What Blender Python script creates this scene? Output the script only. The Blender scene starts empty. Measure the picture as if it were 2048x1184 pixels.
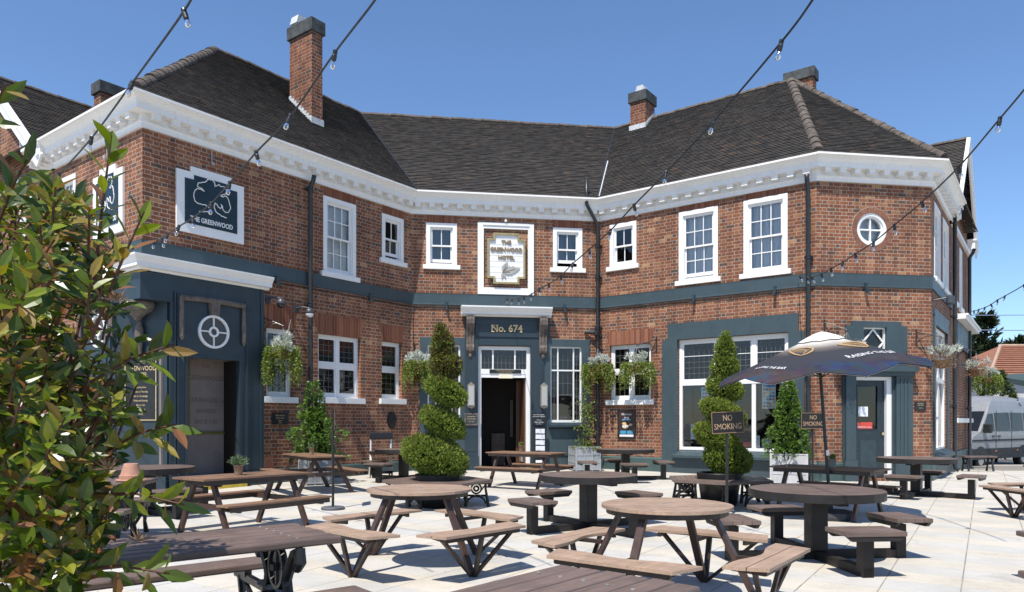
import bpy, bmesh, math, random
from mathutils import Vector, Matrix, noise
random.seed(7)
PI = math.pi
R = math.radians
C = bpy.context.scene.collection
SC = bpy.context.scene

# ------------------------------------------------------------------ camera, light
EYE = 1.46
cam = bpy.data.cameras.new('camera'); co = bpy.data.objects.new('camera', cam); C.objects.link(co)
co.location = (0, 0, EYE); co.rotation_euler = (R(90), 0, 0)
cam.sensor_width = 36; cam.lens = 1459.1 / 2048 * 36; cam.shift_y = 250.8 / 2048
cam.clip_start = .05; cam.clip_end = 3000
SC.camera = co
SUN_EL = R(60); SUN_AZ = math.atan2(-.438, -.9)          # direction TO the sun, measured from +Y towards +X
w = bpy.data.worlds.new('World'); SC.world = w; w.use_nodes = True
nt = w.node_tree; bg = nt.nodes['Background']
sky = nt.nodes.new('ShaderNodeTexSky'); sky.sky_type = 'NISHITA'; sky.sun_disc = False
sky.sun_elevation = SUN_EL; sky.sun_rotation = SUN_AZ; sky.air_density = 1.0; sky.dust_density = .15; sky.ozone_density = 7.5
nt.links.new(sky.outputs[0], bg.inputs[0]); bg.inputs[1].default_value = .14
sl = bpy.data.lights.new('sun', 'SUN'); sl.energy = 5.0; sl.angle = R(.55); sl.color = (1, .94, .85)
so = bpy.data.objects.new('sun', sl); C.objects.link(so)
sd = Vector((math.sin(SUN_AZ) * math.cos(SUN_EL), math.cos(SUN_AZ) * math.cos(SUN_EL), math.sin(SUN_EL)))
so.rotation_euler = sd.to_track_quat('Z', 'Y').to_euler(); so.location = sd * 40
SC.view_settings.view_transform = 'Standard'; SC.view_settings.look = 'None'
SC.view_settings.exposure = 0.36; SC.view_settings.gamma = 1
SC.cycles.max_bounces = 6; SC.cycles.transparent_max_bounces = 12

# ------------------------------------------------------------------ mesh helper
class MB:
    def __init__(s): s.v = []; s.f = []; s.m = []; s.cur = 0
    def add(s, pts, faces):
        b = len(s.v); s.v += [Vector(p) for p in pts]
        for f in faces: s.f.append([b + i for i in f]); s.m.append(s.cur)
        return s
    def box(s, a, b):
        (x0, y0, z0), (x1, y1, z1) = a, b
        if x0 > x1: x0, x1 = x1, x0
        if y0 > y1: y0, y1 = y1, y0
        if z0 > z1: z0, z1 = z1, z0
        return s.add([(x0,y0,z0),(x1,y0,z0),(x1,y1,z0),(x0,y1,z0),(x0,y0,z1),(x1,y0,z1),(x1,y1,z1),(x0,y1,z1)],
                     [(0,3,2,1),(4,5,6,7),(0,1,5,4),(1,2,6,5),(2,3,7,6),(3,0,4,7)])
    def bar(s, p, q, w, h, up=(0,0,1)):
        """box beam from p to q, w wide sideways, h thick"""
        p, q = Vector(p), Vector(q); d = (q - p).normalized(); u = Vector(up)
        if abs(d.dot(u)) > .98: u = Vector((1,0,0))
        sx = d.cross(u).normalized(); uu = sx.cross(d).normalized()
        a, b = sx * w / 2, uu * h / 2
        return s.add([p-a-b, p+a-b, p+a+b, p-a+b, q-a-b, q+a-b, q+a+b, q-a+b],
                     [(0,1,2,3),(7,6,5,4),(4,5,1,0),(5,6,2,1),(6,7,3,2),(7,4,0,3)])
    def tube(s, pts, r, n=8, cap=True):
        pts = [Vector(p) for p in pts]; N = len(pts); b = len(s.v); a = None
        rs = r if isinstance(r, (list, tuple)) else [r] * N
        for i, p in enumerate(pts):
            t = (pts[min(i+1, N-1)] - pts[max(i-1, 0)]).normalized()
            if a is None: a = t.cross(Vector((0,0,1)) if abs(t.z) < .9 else Vector((1,0,0))).normalized()
            a = (a - t * a.dot(t)).normalized(); c = t.cross(a)
            for k in range(n):
                th = 2 * PI * k / n; s.v.append(p + (a * math.cos(th) + c * math.sin(th)) * rs[i])
        for i in range(N - 1):
            for k in range(n):
                k2 = (k + 1) % n
                s.f.append([b+i*n+k, b+i*n+k2, b+(i+1)*n+k2, b+(i+1)*n+k]); s.m.append(s.cur)
        if cap:
            s.f.append([b+k for k in range(n)][::-1]); s.m.append(s.cur)
            s.f.append([b+(N-1)*n+k for k in range(n)]); s.m.append(s.cur)
        return s
    def lathe(s, prof, n=20, c=(0,0,0), sx=1, sy=1):
        c = Vector(c); b = len(s.v); N = len(prof)
        for r, z in prof:
            for k in range(n):
                th = 2*PI*k/n; s.v.append(c + Vector((r*math.cos(th)*sx, r*math.sin(th)*sy, z)))
        for i in range(N-1):
            for k in range(n):
                k2 = (k+1) % n; s.f.append([b+i*n+k, b+i*n+k2, b+(i+1)*n+k2, b+(i+1)*n+k]); s.m.append(s.cur)
        s.f.append([b+k for k in range(n)][::-1]); s.m.append(s.cur)
        s.f.append([b+(N-1)*n+k for k in range(n)]); s.m.append(s.cur)
        return s
    def prism(s, poly, fn, o0, o1):
        """poly of 2D points, fn(a,b,o)->3D, extruded from o0 (back) to o1 (front); poly counter-clockwise seen from the front"""
        n = len(poly); b = len(s.v)
        for o in (o0, o1):
            for p in poly: s.v.append(Vector(fn(p[0], p[1], o)))
        s.f.append([b+n+i for i in range(n)]); s.m.append(s.cur)
        s.f.append([b+i for i in range(n)][::-1]); s.m.append(s.cur)
        for i in range(n):
            j = (i+1) % n; s.f.append([b+i, b+j, b+n+j, b+n+i]); s.m.append(s.cur)
        return s
    def ring(s, outer, inner, fn, o0, o1):
        """closed band between two loops of equal length"""
        n = len(outer); b = len(s.v)
        for o in (o0, o1):
            for p in outer: s.v.append(Vector(fn(p[0], p[1], o)))
            for p in inner: s.v.append(Vector(fn(p[0], p[1], o)))
        for i in range(n):
            j = (i+1) % n
            for f in ([2*n+i, 2*n+j, 3*n+j, 3*n+i], [i, n+i, n+j, j], [i, j, 2*n+j, 2*n+i], [n+j, n+i, 3*n+i, 3*n+j]):
                s.f.append([b+k for k in f]); s.m.append(s.cur)
        return s
    def build(s, name, mat, parent=None, uv=True, smooth=False, bevel=0):
        me = bpy.data.meshes.new(name); me.from_pydata([tuple(v) for v in s.v], [], s.f)
        mats = mat if isinstance(mat, (list, tuple)) else [mat]
        for m_ in mats: me.materials.append(m_)
        if len(mats) > 1: me.polygons.foreach_set('material_index', s.m)
        if uv:
            lay = me.uv_layers.new(name='UVMap').data
            for p in me.polygons:
                N = p.normal
                if abs(N.z) < .97:
                    t = Vector((-N.y, N.x, 0)).normalized(); b_ = N.cross(t)
                else: t = Vector((1,0,0)); b_ = Vector((0,1,0))
                for li in p.loop_indices:
                    q = me.vertices[me.loops[li].vertex_index].co
                    lay[li].uv = (q.dot(t), q.dot(b_))
        if smooth:
            for p in me.polygons: p.use_smooth = True
        o = bpy.data.objects.new(name, me); C.objects.link(o)
        if bevel:
            md = o.modifiers.new('edge', 'BEVEL'); md.width = bevel; md.segments = 2; md.limit_method = 'ANGLE'
        if parent is not None:
            o.parent = parent
            if parent.get('_w'): o.matrix_parent_inverse = Matrix.Translation(-Vector(parent.location))
        return o

def tag(o, label, cat, group=None):
    o['label'] = label; o['category'] = cat
    if group: o['group'] = group
    return o
def thing(name, label, cat, loc=(0,0,0), rz=0, group=None, world=False):
    o = bpy.data.objects.new(name, None); C.objects.link(o); o.empty_display_size = .2
    o.location = loc; o.rotation_euler = (0,0,rz)
    if world: o['_w'] = 1
    return tag(o, label, cat, group)
def structure(o): o['kind'] = 'structure'; return o
def copy_tree(o, parent=None):
    c = o.copy(); C.objects.link(c)
    if parent is not None: c.parent = parent
    for ch in list(o.children): copy_tree(ch, c)
    return c
def clamp(x, a=0., b=1.): return max(a, min(b, x))
def gz(x, y):
    """height of the paving"""
    return .1 * clamp((y-12)/9) * clamp((9.5-x)/4) - .27 * clamp((y-21)/7) * clamp((x-9)/3)

# ------------------------------------------------------------------ materials
def mat(name, base=(.5,.5,.5), rough=.6, spec=.4, metal=0):
    m = bpy.data.materials.new(name); m.use_nodes = True
    b = m.node_tree.nodes['Principled BSDF']
    b.inputs['Base Color'].default_value = (*base, 1); b.inputs['Roughness'].default_value = rough
    b.inputs['Specular IOR Level'].default_value = spec; b.inputs['Metallic'].default_value = metal
    return m
class G:
    """small node-graph helper"""
    def __init__(s, m): s.t = m.node_tree; s.b = s.t.nodes['Principled BSDF']
    def n(s, kind, **kw):
        x = s.t.nodes.new('ShaderNode' + kind)
        for k, v in kw.items():
            if k.startswith('i_'):
                key = k[2:]; key = int(key) if key.isdigit() else key
                x.inputs[key].default_value = v
            else: setattr(x, k, v)
        return x
    def l(s, a, b): s.t.links.new(a, b)
    def math(s, op, a, b=None, c=None):
        x = s.t.nodes.new('ShaderNodeMath'); x.operation = op
        for i, v in enumerate((a, b, c)):
            if v is None: continue
            if isinstance(v, (int, float)): x.inputs[i].default_value = v
            else: s.l(v, x.inputs[i])
        return x.outputs[0]
    def ramp(s, fac, stops, mode='LINEAR'):
        x = s.t.nodes.new('ShaderNodeValToRGB'); x.color_ramp.interpolation = mode
        e = x.color_ramp.elements
        while len(e) < len(stops): e.new(.5)
        for i, (p, c) in enumerate(stops):
            e[i].position = p; e[i].color = (*c, 1) if len(c) == 3 else c
        s.l(fac, x.inputs[0]); return x.outputs[0]
    def mix(s, fac, a, b, mode='MIX'):
        x = s.t.nodes.new('ShaderNodeMix'); x.data_type = 'RGBA'; x.blend_type = mode
        for i, v in ((0, fac), (6, a), (7, b)):
            if isinstance(v, (int, float)): x.inputs[i].default_value = v
            elif isinstance(v, tuple): x.inputs[i].default_value = (*v, 1)
            else: s.l(v, x.inputs[i])
        return x.outputs[2]
    def noise(s, vec, scale, detail=3, rough=.55, out=0):
        x = s.n('TexNoise', i_Scale=scale, i_Detail=detail, i_Roughness=rough)
        if vec is not None: s.l(vec, x.inputs['Vector'])
        return x.outputs[out]
    def bump(s, h, strength=.3, dist=.01):
        x = s.n('Bump'); x.inputs['Strength'].default_value = strength; x.inputs['Distance'].default_value = dist
        s.l(h, x.inputs['Height']); s.l(x.outputs[0], s.b.inputs['Normal'])
    def color(s, c): s.l(c, s.b.inputs['Base Color'])

def noisy(name, base, var=.2, scale=6, rough=.6, spec=.4, bump=0, bscale=60, metal=0, stretch=None, coord='Object'):
    m = mat(name, base, rough, spec, metal); g = G(m)
    tc = g.n('TexCoord').outputs[coord]
    if stretch:
        mp = g.n('Mapping'); mp.inputs['Scale'].default_value = stretch; g.l(tc, mp.inputs[0]); tc = mp.outputs[0]
    f = g.noise(tc, scale, 5, .6)
    lo = tuple(x*(1-var) for x in base); hi = tuple(min(1, x*(1+var)) for x in base)
    g.color(g.ramp(f, [(.3, lo), (.7, hi)]))
    r = g.ramp(g.noise(tc, scale*2.3, 2), [(.3, (max(0,rough-.12),)*3), (.7, (min(1,rough+.12),)*3)])
    g.l(r, g.b.inputs['Roughness'])
    if bump: g.bump(g.noise(tc, bscale, 4), bump, .004)
    return m

def brick_mat(name, tint=(1,1,1), seed=0, cw=.34, ch=.0868):
    """Flemish bond: stretcher and header alternating, courses shifted"""
    m = mat(name, rough=.85, spec=.25); g = G(m)
    uv = g.n('TexCoord').outputs['UV']; sp = g.n('SeparateXYZ'); g.l(uv, sp.inputs[0])
    wob = g.noise(uv, 9, 1); wv = g.math('MULTIPLY', g.math('SUBTRACT', wob, .5), .012)
    u = g.math('ADD', sp.outputs[0], wv); v = g.math('ADD', sp.outputs[1], g.math('MULTIPLY', wv, .5))
    vr = g.math('DIVIDE', v, ch); row = g.math('FLOOR', vr); fv = g.math('FRACT', vr)
    par = g.math('MODULO', g.math('ABSOLUTE', row), 2.)
    ur = g.math('ADD', g.math('DIVIDE', u, cw), g.math('MULTIPLY', par, .5)); cell = g.math('FLOOR', ur); fu = g.math('FRACT', ur)
    head = g.math('GREATER_THAN', fu, .66)
    # distance to vertical joints, metres
    e1 = g.math('MINIMUM', g.math('MULTIPLY', fu, cw), g.math('MULTIPLY', g.math('SUBTRACT', 1., fu), cw))
    e2 = g.math('MULTIPLY', g.math('ABSOLUTE', g.math('SUBTRACT', fu, .66)), cw)
    e3 = g.math('MULTIPLY', g.math('MINIMUM', fv, g.math('SUBTRACT', 1., fv)), ch)
    ed = g.math('MINIMUM', g.math('MINIMUM', e1, e2), e3)
    ed = g.math('ADD', ed, g.math('MULTIPLY', g.math('SUBTRACT', g.noise(uv, 60, 2), .5), .005))
    mor = g.ramp(ed, [(.0052, (1,1,1)), (.0085, (0,0,0))])
    idv = g.n('CombineXYZ'); g.l(g.math('ADD', g.math('MULTIPLY', cell, 2.), head), idv.inputs[0]); g.l(row, idv.inputs[1]); idv.inputs[2].default_value = seed
    wn = g.n('TexWhiteNoise', noise_dimensions='3D'); g.l(idv.outputs[0], wn.inputs['Vector'])
    idf = g.math('ADD', wn.outputs['Value'], g.math('MULTIPLY', head, -.10))
    col = g.ramp(idf, [(.0, (.105,.075,.064)), (.03, (.135,.085,.062)), (.08, (.185,.080,.046)), (.35, (.218,.084,.045)), (.62, (.265,.103,.052)), (.85, (.305,.128,.064)), (.95, (.35,.175,.09)), (.99, (.44,.25,.13))])
    col = g.mix(.5, col, g.ramp(g.noise(uv, 55, 4, .7), [(.25, (.55,.52,.5)), (.75, (1.25,1.25,1.25))]), 'MULTIPLY')
    mc = g.ramp(g.noise(uv, 14, 3), [(.3, (.32,.26,.21)), (.7, (.48,.40,.33))])
    full = g.mix(mor, col, mc)
    st = g.ramp(g.noise(uv, .45, 5, .65), [(.3, (.72,.70,.70)), (.62, (1.06,1.05,1.04))])
    full = g.mix(1., full, st, 'MULTIPLY'); full = g.mix(1., full, tint, 'MULTIPLY')
    mp = g.n('Mapping'); mp.inputs['Scale'].default_value = (2.6, .35, 1); g.l(uv, mp.inputs[0]); rk = g.ramp(g.noise(mp.outputs[0], 1.5, 5, .7), [(.40, (1,1,1)), (.74, (.58,.56,.56))]); full = g.mix(1., full, rk, 'MULTIPLY')
    # efflorescence, whitish smears
    ef = g.ramp(g.noise(uv, 1.7, 6, .7), [(.67, (0,0,0)), (.80, (.35,.35,.35))])
    full = g.mix(ef, full, (.50,.44,.38))
    g.color(full)
    h = g.math('ADD', g.math('MULTIPLY', g.math('SUBTRACT', 1., mor), 1.), g.math('MULTIPLY', g.noise(uv, 90, 3), .35))
    g.bump(h, .55, .006)
    return m
BRICK = brick_mat('brick', seed=1)
BRICK_SOOT = brick_mat('chimney_brick', (.92,.86,.84), seed=5, cw=.36, ch=.09)

def gauged_mat():
    m = mat('rubbed_brick', rough=.8, spec=.2); g = G(m)
    uv = g.n('TexCoord').outputs['UV']; sp = g.n('SeparateXYZ'); g.l(uv, sp.inputs[0])
    f = g.math('FRACT', g.math('DIVIDE', sp.outputs[0], .085)); idn = g.math('FLOOR', g.math('DIVIDE', sp.outputs[0], .085))
    wn = g.n('TexWhiteNoise', noise_dimensions='1D'); g.l(idn, wn.inputs['W'])
    col = g.ramp(wn.outputs['Value'], [(0, (.15,.056,.037)), (.6, (.205,.082,.050)), (1, (.27,.125,.078))])
    j = g.ramp(f, [(.0, (1,1,1)), (.07, (1,1,1)), (.10, (0,0,0))], 'LINEAR')
    col = g.mix(j, col, (.30,.18,.12)); col = g.mix(1., col, g.ramp(g.noise(uv, 20, 4), [(.2, (.8,.8,.8)), (.8, (1.15,1.1,1.05))]), 'MULTIPLY')
    g.color(col); return m
GAUGED = gauged_mat()
GAUGED_PLAIN = noisy('ring_brick', (.20,.085,.050), .35, 11, .85)

def roof_mat():
    m = mat('clay_roof_tile', rough=.9, spec=.2); g = G(m)
    uv = g.n('TexCoord').outputs['UV']; sp = g.n('SeparateXYZ'); g.l(uv, sp.inputs[0])
    row = g.math('FLOOR', g.math('DIVIDE', sp.outputs[1], .1)); par = g.math('MODULO', g.math('ABSOLUTE', row), 2.)
    ur = g.math('ADD', g.math('DIVIDE', sp.outputs[0], .168), g.math('MULTIPLY', par, .5)); fu = g.math('FRACT', ur)
    idv = g.n('CombineXYZ'); g.l(g.math('FLOOR', ur), idv.inputs[0]); g.l(row, idv.inputs[1])
    wn = g.n('TexWhiteNoise', noise_dimensions='3D'); g.l(idv.outputs[0], wn.inputs['Vector'])
    col = g.ramp(wn.outputs['Value'], [(0, (.056,.052,.050)), (.5, (.079,.073,.069)), (.90, (.102,.092,.084)), (.985, (.115,.092,.075)), (1, (.18,.11,.08))])
    e = g.math('MINIMUM', fu, g.math('SUBTRACT', 1., fu)); jo = g.ramp(e, [(.02, (.6,.6,.6)), (.05, (1,1,1))])
    col = g.mix(1., col, jo, 'MULTIPLY')
    big = g.ramp(g.noise(uv, .6, 5, .7), [(.25, (.80,.80,.80)), (.75, (1.15,1.13,1.10))]); col = g.mix(1., col, big, 'MULTIPLY')
    fv = g.math('FRACT', g.math('DIVIDE', sp.outputs[1], .1)); gap = g.ramp(fv, [(.0, (.85,.85,.85)), (.10, (1,1,1)), (.70, (.9,.9,.9)), (.90, (.16,.15,.15)), (.999, (.12,.11,.11))]); col = g.mix(1., col, gap, 'MULTIPLY')  # gap dirt and the shade under the next tile's lip, painted in
    wm_ = g.ramp(g.noise(uv, 1.9, 3, .8), [(.70, (0,0,0)), (.74, (.7,.7,.7))]); col = g.mix(wm_, col, g.mix(1., (.21,.13,.095), gap, 'MULTIPLY'))
    li = g.ramp(g.noise(uv, 22, 4, .8), [(.68, (0,0,0)), (.76, (.8,.8,.8))]); col = g.mix(li, col, (.17,.17,.15))
    g.color(col); g.bump(g.noise(uv, 40, 4), .4, .006); return m
TILE = roof_mat()
RIDGE = noisy('ridge_tile', (.105,.088,.075), .5, 5, .9, .2, .5, 30)

def paint_mat(name, base, var=.12, rough=.42, chips=None, grime=.0):
    m = mat(name, base, rough, .45); g = G(m); tc = g.n('TexCoord').outputs['Object']
    c = g.ramp(g.noise(tc, 1.6, 6, .65), [(.25, tuple(x*(1-var) for x in base)), (.75, tuple(min(.95, x*(1+var)) for x in base))])
    if grime:
        mp = g.n('Mapping'); mp.inputs['Scale'].default_value = (9, 9, 1.2); g.l(tc, mp.inputs[0])
        st = g.ramp(g.noise(mp.outputs[0], 1.4, 5, .7), [(.52, (1,1,1)), (.78, (1-grime,)*3)]); c = g.mix(1., c, st, 'MULTIPLY')
    if chips:
        k = g.ramp(g.noise(tc, 11, 6, .75), [(.70, (0,0,0)), (.73, (1,1,1))]); c = g.mix(k, c, chips)
    g.color(c); g.bump(g.noise(tc, 35, 4), .12, .004)
    g.l(g.ramp(g.noise(tc, 5, 3), [(.3, (rough-.08,)*3), (.7, (rough+.12,)*3)]), g.b.inputs['Roughness'])
    return m
WHITE = paint_mat('white_paint', (.76,.76,.75), .04, .38, grime=.08)
WHITE_OLD = paint_mat('cornice_paint', (.76,.755,.735), .05, .5, chips=(.42,.39,.35), grime=.14)
TEAL = paint_mat('slate_blue_paint', (.042,.066,.077), .14, .42, grime=.22)
TEAL_D = paint_mat('deep_blue_paint', (.022,.038,.050), .14, .42, grime=.15)
PLINTH = paint_mat('green_plinth_paint', (.048,.085,.085), .2, .5, grime=.35)
BLACK = noisy('black_metal', (.014,.015,.017), .3, 8, .42, .5)
IRON = noisy('cast_iron', (.010,.010,.011), .3, 20, .42, .5, .3, 80)
GUTTER = noisy('pipe_paint', (.020,.024,.028), .3, 7, .4, .5)
STONE = noisy('carved_stone', (.125,.105,.092), .4, 9, .8, .3, .5, 40)
LEAD = noisy('lead_flashing', (.50,.52,.53), .25, 14, .55, .4, .3, 30)
COPING = noisy('dark_chimney_cap', (.060,.066,.066), .5, 5, .8, .3, .4, 30)
ZINC = noisy('grey_planter', (.26,.28,.30), .22, 5, .6, .4, .3, 30)
PLWOOD = noisy('weathered_white_wood', (.42,.42,.43), .2, 6, .7, .3, .3, 30)
GREYM = noisy('grey_metal', (.3,.3,.3), .15, 6, .45, .5)
GOLD = noisy('gold_letter', (.62,.47,.24), .15, 12, .4, .5)
BRONZE = noisy('bronze_letter', (.24,.17,.10), .2, 12, .5, .5)
LEADING = mat('window_lead', (.12,.125,.13), .5)
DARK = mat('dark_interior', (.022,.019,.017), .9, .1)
PLASTER = noisy('interior_plaster', (.19,.16,.145), .15, 2, .85)
YELLOW = noisy('yellow_step_paint', (.55,.40,.05), .25, 9, .6)
def glass_mat(name, tint=(.88,.91,.93), alpha=.75, rough=.03, refl=.9):
    m = bpy.data.materials.new(name); m.use_nodes = True; t = m.node_tree; t.nodes.clear()
    o = t.nodes.new('ShaderNodeOutputMaterial'); mx = t.nodes.new('ShaderNodeMixShader'); tr = t.nodes.new('ShaderNodeBsdfTransparent')
    gl = t.nodes.new('ShaderNodeBsdfGlossy'); gl.inputs['Roughness'].default_value = rough; gl.inputs['Color'].default_value = (refl,refl,refl,1)
    tr.inputs[0].default_value = (*tint, 1); fr = t.nodes.new('ShaderNodeFresnel'); fr.inputs[0].default_value = 1.75
    ge = t.nodes.new('ShaderNodeTexCoord'); nz = t.nodes.new('ShaderNodeTexNoise'); nz.inputs['Scale'].default_value = 1.6
    bp = t.nodes.new('ShaderNodeBump'); bp.inputs['Strength'].default_value = .08; bp.inputs['Distance'].default_value = .1
    t.links.new(ge.outputs['Object'], nz.inputs[0]); t.links.new(nz.outputs[0], bp.inputs['Height']); t.links.new(bp.outputs[0], gl.inputs['Normal'])
    t.links.new(fr.outputs[0], mx.inputs[0]); t.links.new(tr.outputs[0], mx.inputs[1]); t.links.new(gl.outputs[0], mx.inputs[2]); t.links.new(mx.outputs[0], o.inputs[0])
    return m
GLASS = glass_mat('window_glass')
GLASS_D = glass_mat('obscure_glass', (.42,.43,.42), rough=.22)
def curtain_mat(name, base):
    m = mat(name, base, .9, .1); g = G(m); tc = g.n('TexCoord').outputs['UV']
    mp = g.n('Mapping'); mp.inputs['Scale'].default_value = (14, .6, 1); g.l(tc, mp.inputs[0])
    g.color(g.ramp(g.noise(mp.outputs[0], 2.2, 3), [(.35, tuple(x*.72 for x in base)), (.6, base)])); return m
NET = curtain_mat('net_curtain', (.86,.88,.90)); BLIND = curtain_mat('grey_blind', (.26,.31,.35)); PALE = mat('pale_blind', (.78,.80,.80), .9, .1)

# ------------------------------------------------------------------ the pub: plan of its street walls
A45 = R(8.365)
mid = Vector((math.cos(A45), math.sin(A45), 0))
def rot(v, a): return Vector((v.x*math.cos(a)-v.y*math.sin(a), v.x*math.sin(a)+v.y*math.cos(a), 0))
lw = rot(mid, R(45)); rw = rot(mid, R(-45))
P2 = Vector((-2.809, 20.26, 0)); P1 = P2 - lw*7.428; P3 = P2 + mid*5.38; P4 = P3 + rw*5.96; P5 = P4 + mid*3.037
P0 = P1 - rw*10.5; P6 = P5 + lw*10.5
class Wall:
    def __init__(s, a, b):
        s.a = a; s.L = (b-a).length; s.d = (b-a).normalized(); s.n = Vector((s.d.y, -s.d.x, 0))
    def p(s, u, z, o=0): q = s.a + s.d*u + s.n*o; return Vector((q.x, q.y, z))
    def fn(s): return lambda u, z, o: s.p(u, z, o)
    def box(s, mb, u0, u1, z0, z1, o0, o1):
        pts = [s.p(u0,z0,o1), s.p(u1,z0,o1), s.p(u1,z0,o0), s.p(u0,z0,o0), s.p(u0,z1,o1), s.p(u1,z1,o1), s.p(u1,z1,o0), s.p(u0,z1,o0)]
        mb.add(pts, [(0,3,2,1),(4,5,6,7),(0,1,5,4),(1,2,6,5),(2,3,7,6),(3,0,4,7)])
WE = Wall(P0, P1); WL = Wall(P1, P2); WM = Wall(P2, P3); WR = Wall(P3, P4); WC = Wall(P4, P5); WS = Wall(P5, P6)
LE = WE.L      # on the end wall, distance back from the corner P1 is LE-u
PUB = thing('pub_building', 'two storey red brick pub with white dentil cornice and dark tiled roof', 'building', (0, 24, 0), world=True)

def wall_mesh(W, u0, u1, z0, z1, holes, depth=.22, name='wall', m=None, o=0):
    """brick skin with rectangular openings and their reveals"""
    us = sorted({u0, u1, *[h[0] for h in holes], *[h[1] for h in holes]}); zs = sorted({z0, z1, *[h[2] for h in holes], *[h[3] for h in holes]})
    mb = MB()
    for i in range(len(us)-1):
        for j in range(len(zs)-1):
            cu, cz = (us[i]+us[i+1])/2, (zs[j]+zs[j+1])/2
            if any(h[0] < cu < h[1] and h[2] < cz < h[3] for h in holes): continue
            mb.add([W.p(us[i],zs[j],o), W.p(us[i+1],zs[j],o), W.p(us[i+1],zs[j+1],o), W.p(us[i],zs[j+1],o)], [(0,1,2,3)])
    for h in holes:
        a, b, c, d = h[:4]; D = o - (h[4] if len(h) > 4 else depth)
        mb.add([W.p(a,c,o), W.p(a,d,o), W.p(a,d,D), W.p(a,c,D)], [(0,1,2,3)][::1])
        mb.add([W.p(b,c,o), W.p(b,c,D), W.p(b,d,D), W.p(b,d,o)], [(0,1,2,3)])
        mb.add([W.p(a,d,o), W.p(b,d,o), W.p(b,d,D), W.p(a,d,D)], [(0,1,2,3)])
        mb.add([W.p(a,c,o), W.p(a,c,D), W.p(b,c,D), W.p(b,c,o)], [(0,1,2,3)])
    return mb.build(name, m or BRICK, PUB)

# window openings on every wall (u0,u1,z0,z1)
HL = [(4.40,5.44,5.13,6.99), (6.34,7.14,5.80,7.00), (2.80,3.52,2.02,3.60), (4.25,5.60,2.04,3.60), (6.34,7.08,2.06,3.60)]
HM = [(.42,1.28,5.82,7.0), (4.02,4.88,5.84,7.0)]
HR = [(.35,1.19,5.85,7.06), (2.45,3.53,5.21,7.06), (4.20,5.29,5.19,7.06), (.34,1.63,2.06,3.62)]
GM = [(.46,1.37,1.43,3.60), (3.94,4.86,1.43,3.60), (1.87,3.36,.10,3.58)]     # flank windows and door, middle wall
GR = [(2.42,5.32,.66,3.65)]
GC = [(1.00,1.97,.08,2.54), (1.20,1.81,3.02,3.74)]
HS = [(.55,1.75,5.10,7.0), (2.3,3.6,5.1,7.0), (4.9,5.7,5.1,7.0), (6.6,7.4,5.1,7.0), (.6,3.2,.66,3.9)]
wall_mesh(WL, 2.60, WL.L, 0, 4.72, [h for h in HL if h[3] < 4.72])
wall_mesh(WL, 0, WL.L, 4.72, 7.30, [h for h in HL if h[3] > 4.72])
wall_mesh(WM, 0, WM.L, 0, 7.30, HM + GM)
wall_mesh(WR, 0, WR.L, 0, 7.30, HR + GR)
wall_mesh(WC, 0, WC.L, 0, 5.45, GC)
wall_mesh(WS, 0, WS.L, -.4, 7.75, HS)
wall_mesh(WE, 0, LE, 4.72, 7.75, [(LE-3.74, LE-2.93, 5.13, 6.93), (LE-6.0,LE-5.1,5.13,6.93)])
wall_mesh(WE, 0, LE-2.65, 0, 4.72, [])
# chamfer upper storey with the round opening
CU, CZ, CR = 1.45, 6.12, .40
mb = MB(); N = 32
mb.add([WC.p(0,5.45,0), WC.p(CU-.55,5.45,0), WC.p(CU-.55,7.3,0), WC.p(0,7.3,0)], [(0,1,2,3)])
mb.add([WC.p(CU+.55,5.45,0), WC.p(WC.L,5.45,0), WC.p(WC.L,7.3,0), WC.p(CU+.55,7.3,0)], [(0,1,2,3)])
mb.add([WC.p(CU-.55,CZ+.55,0), WC.p(CU+.55,CZ+.55,0), WC.p(CU+.55,7.3,0), WC.p(CU-.55,7.3,0)], [(0,1,2,3)])
mb.add([WC.p(CU-.55,5.45,0), WC.p(CU+.55,5.45,0), WC.p(CU+.55,CZ-.55,0), WC.p(CU-.55,CZ-.55,0)], [(0,1,2,3)])
def sq(th, r): c, s_ = math.cos(th), math.sin(th); k = r/max(abs(c), abs(s_)); return (CU + c*k, CZ + s_*k)
def circ(th, r, cu=CU, cz=CZ): return (cu + r*math.cos(th), cz + r*math.sin(th))
ths = [2*PI*(k+.0)/N for k in range(N)]
for k in range(N):
    a, b = ths[k], ths[k]+2*PI/N
    q = [sq(a,.55), sq(b,.55), circ(b,.40), circ(a,.40)]
    mb.add([WC.p(x,z,0) for x, z in q], [(0,1,2,3)])
    q = [circ(a,.40), circ(b,.40)]
    mb.add([WC.p(*q[0],0), WC.p(*q[1],0), WC.p(*q[1],-.2), WC.p(*q[0],-.2)], [(0,1,2,3)])
mb.build('wall', BRICK, PUB)
# rounded brick surround: individual voussoirs
mb = MB()
for k in range(40):
    a, b = 2*PI*(k+.07)/40, 2*PI*(k+.93)/40
    mb.prism([circ(a,.40), circ(a,.53), circ(b,.53), circ(b,.40)], WC.fn(), -.02, .010)
vr_ = mb.build('voussoir_ring', GAUGED_PLAIN, PUB)
mb = MB(); mb.ring([circ(a,.54) for a in ths], [circ(a,.401) for a in ths], WC.fn(), -.02, .004); mb.build('ring_mortar', noisy('pale_mortar', (.42,.35,.29), .1, 20, .9), vr_, uv=False)

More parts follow.
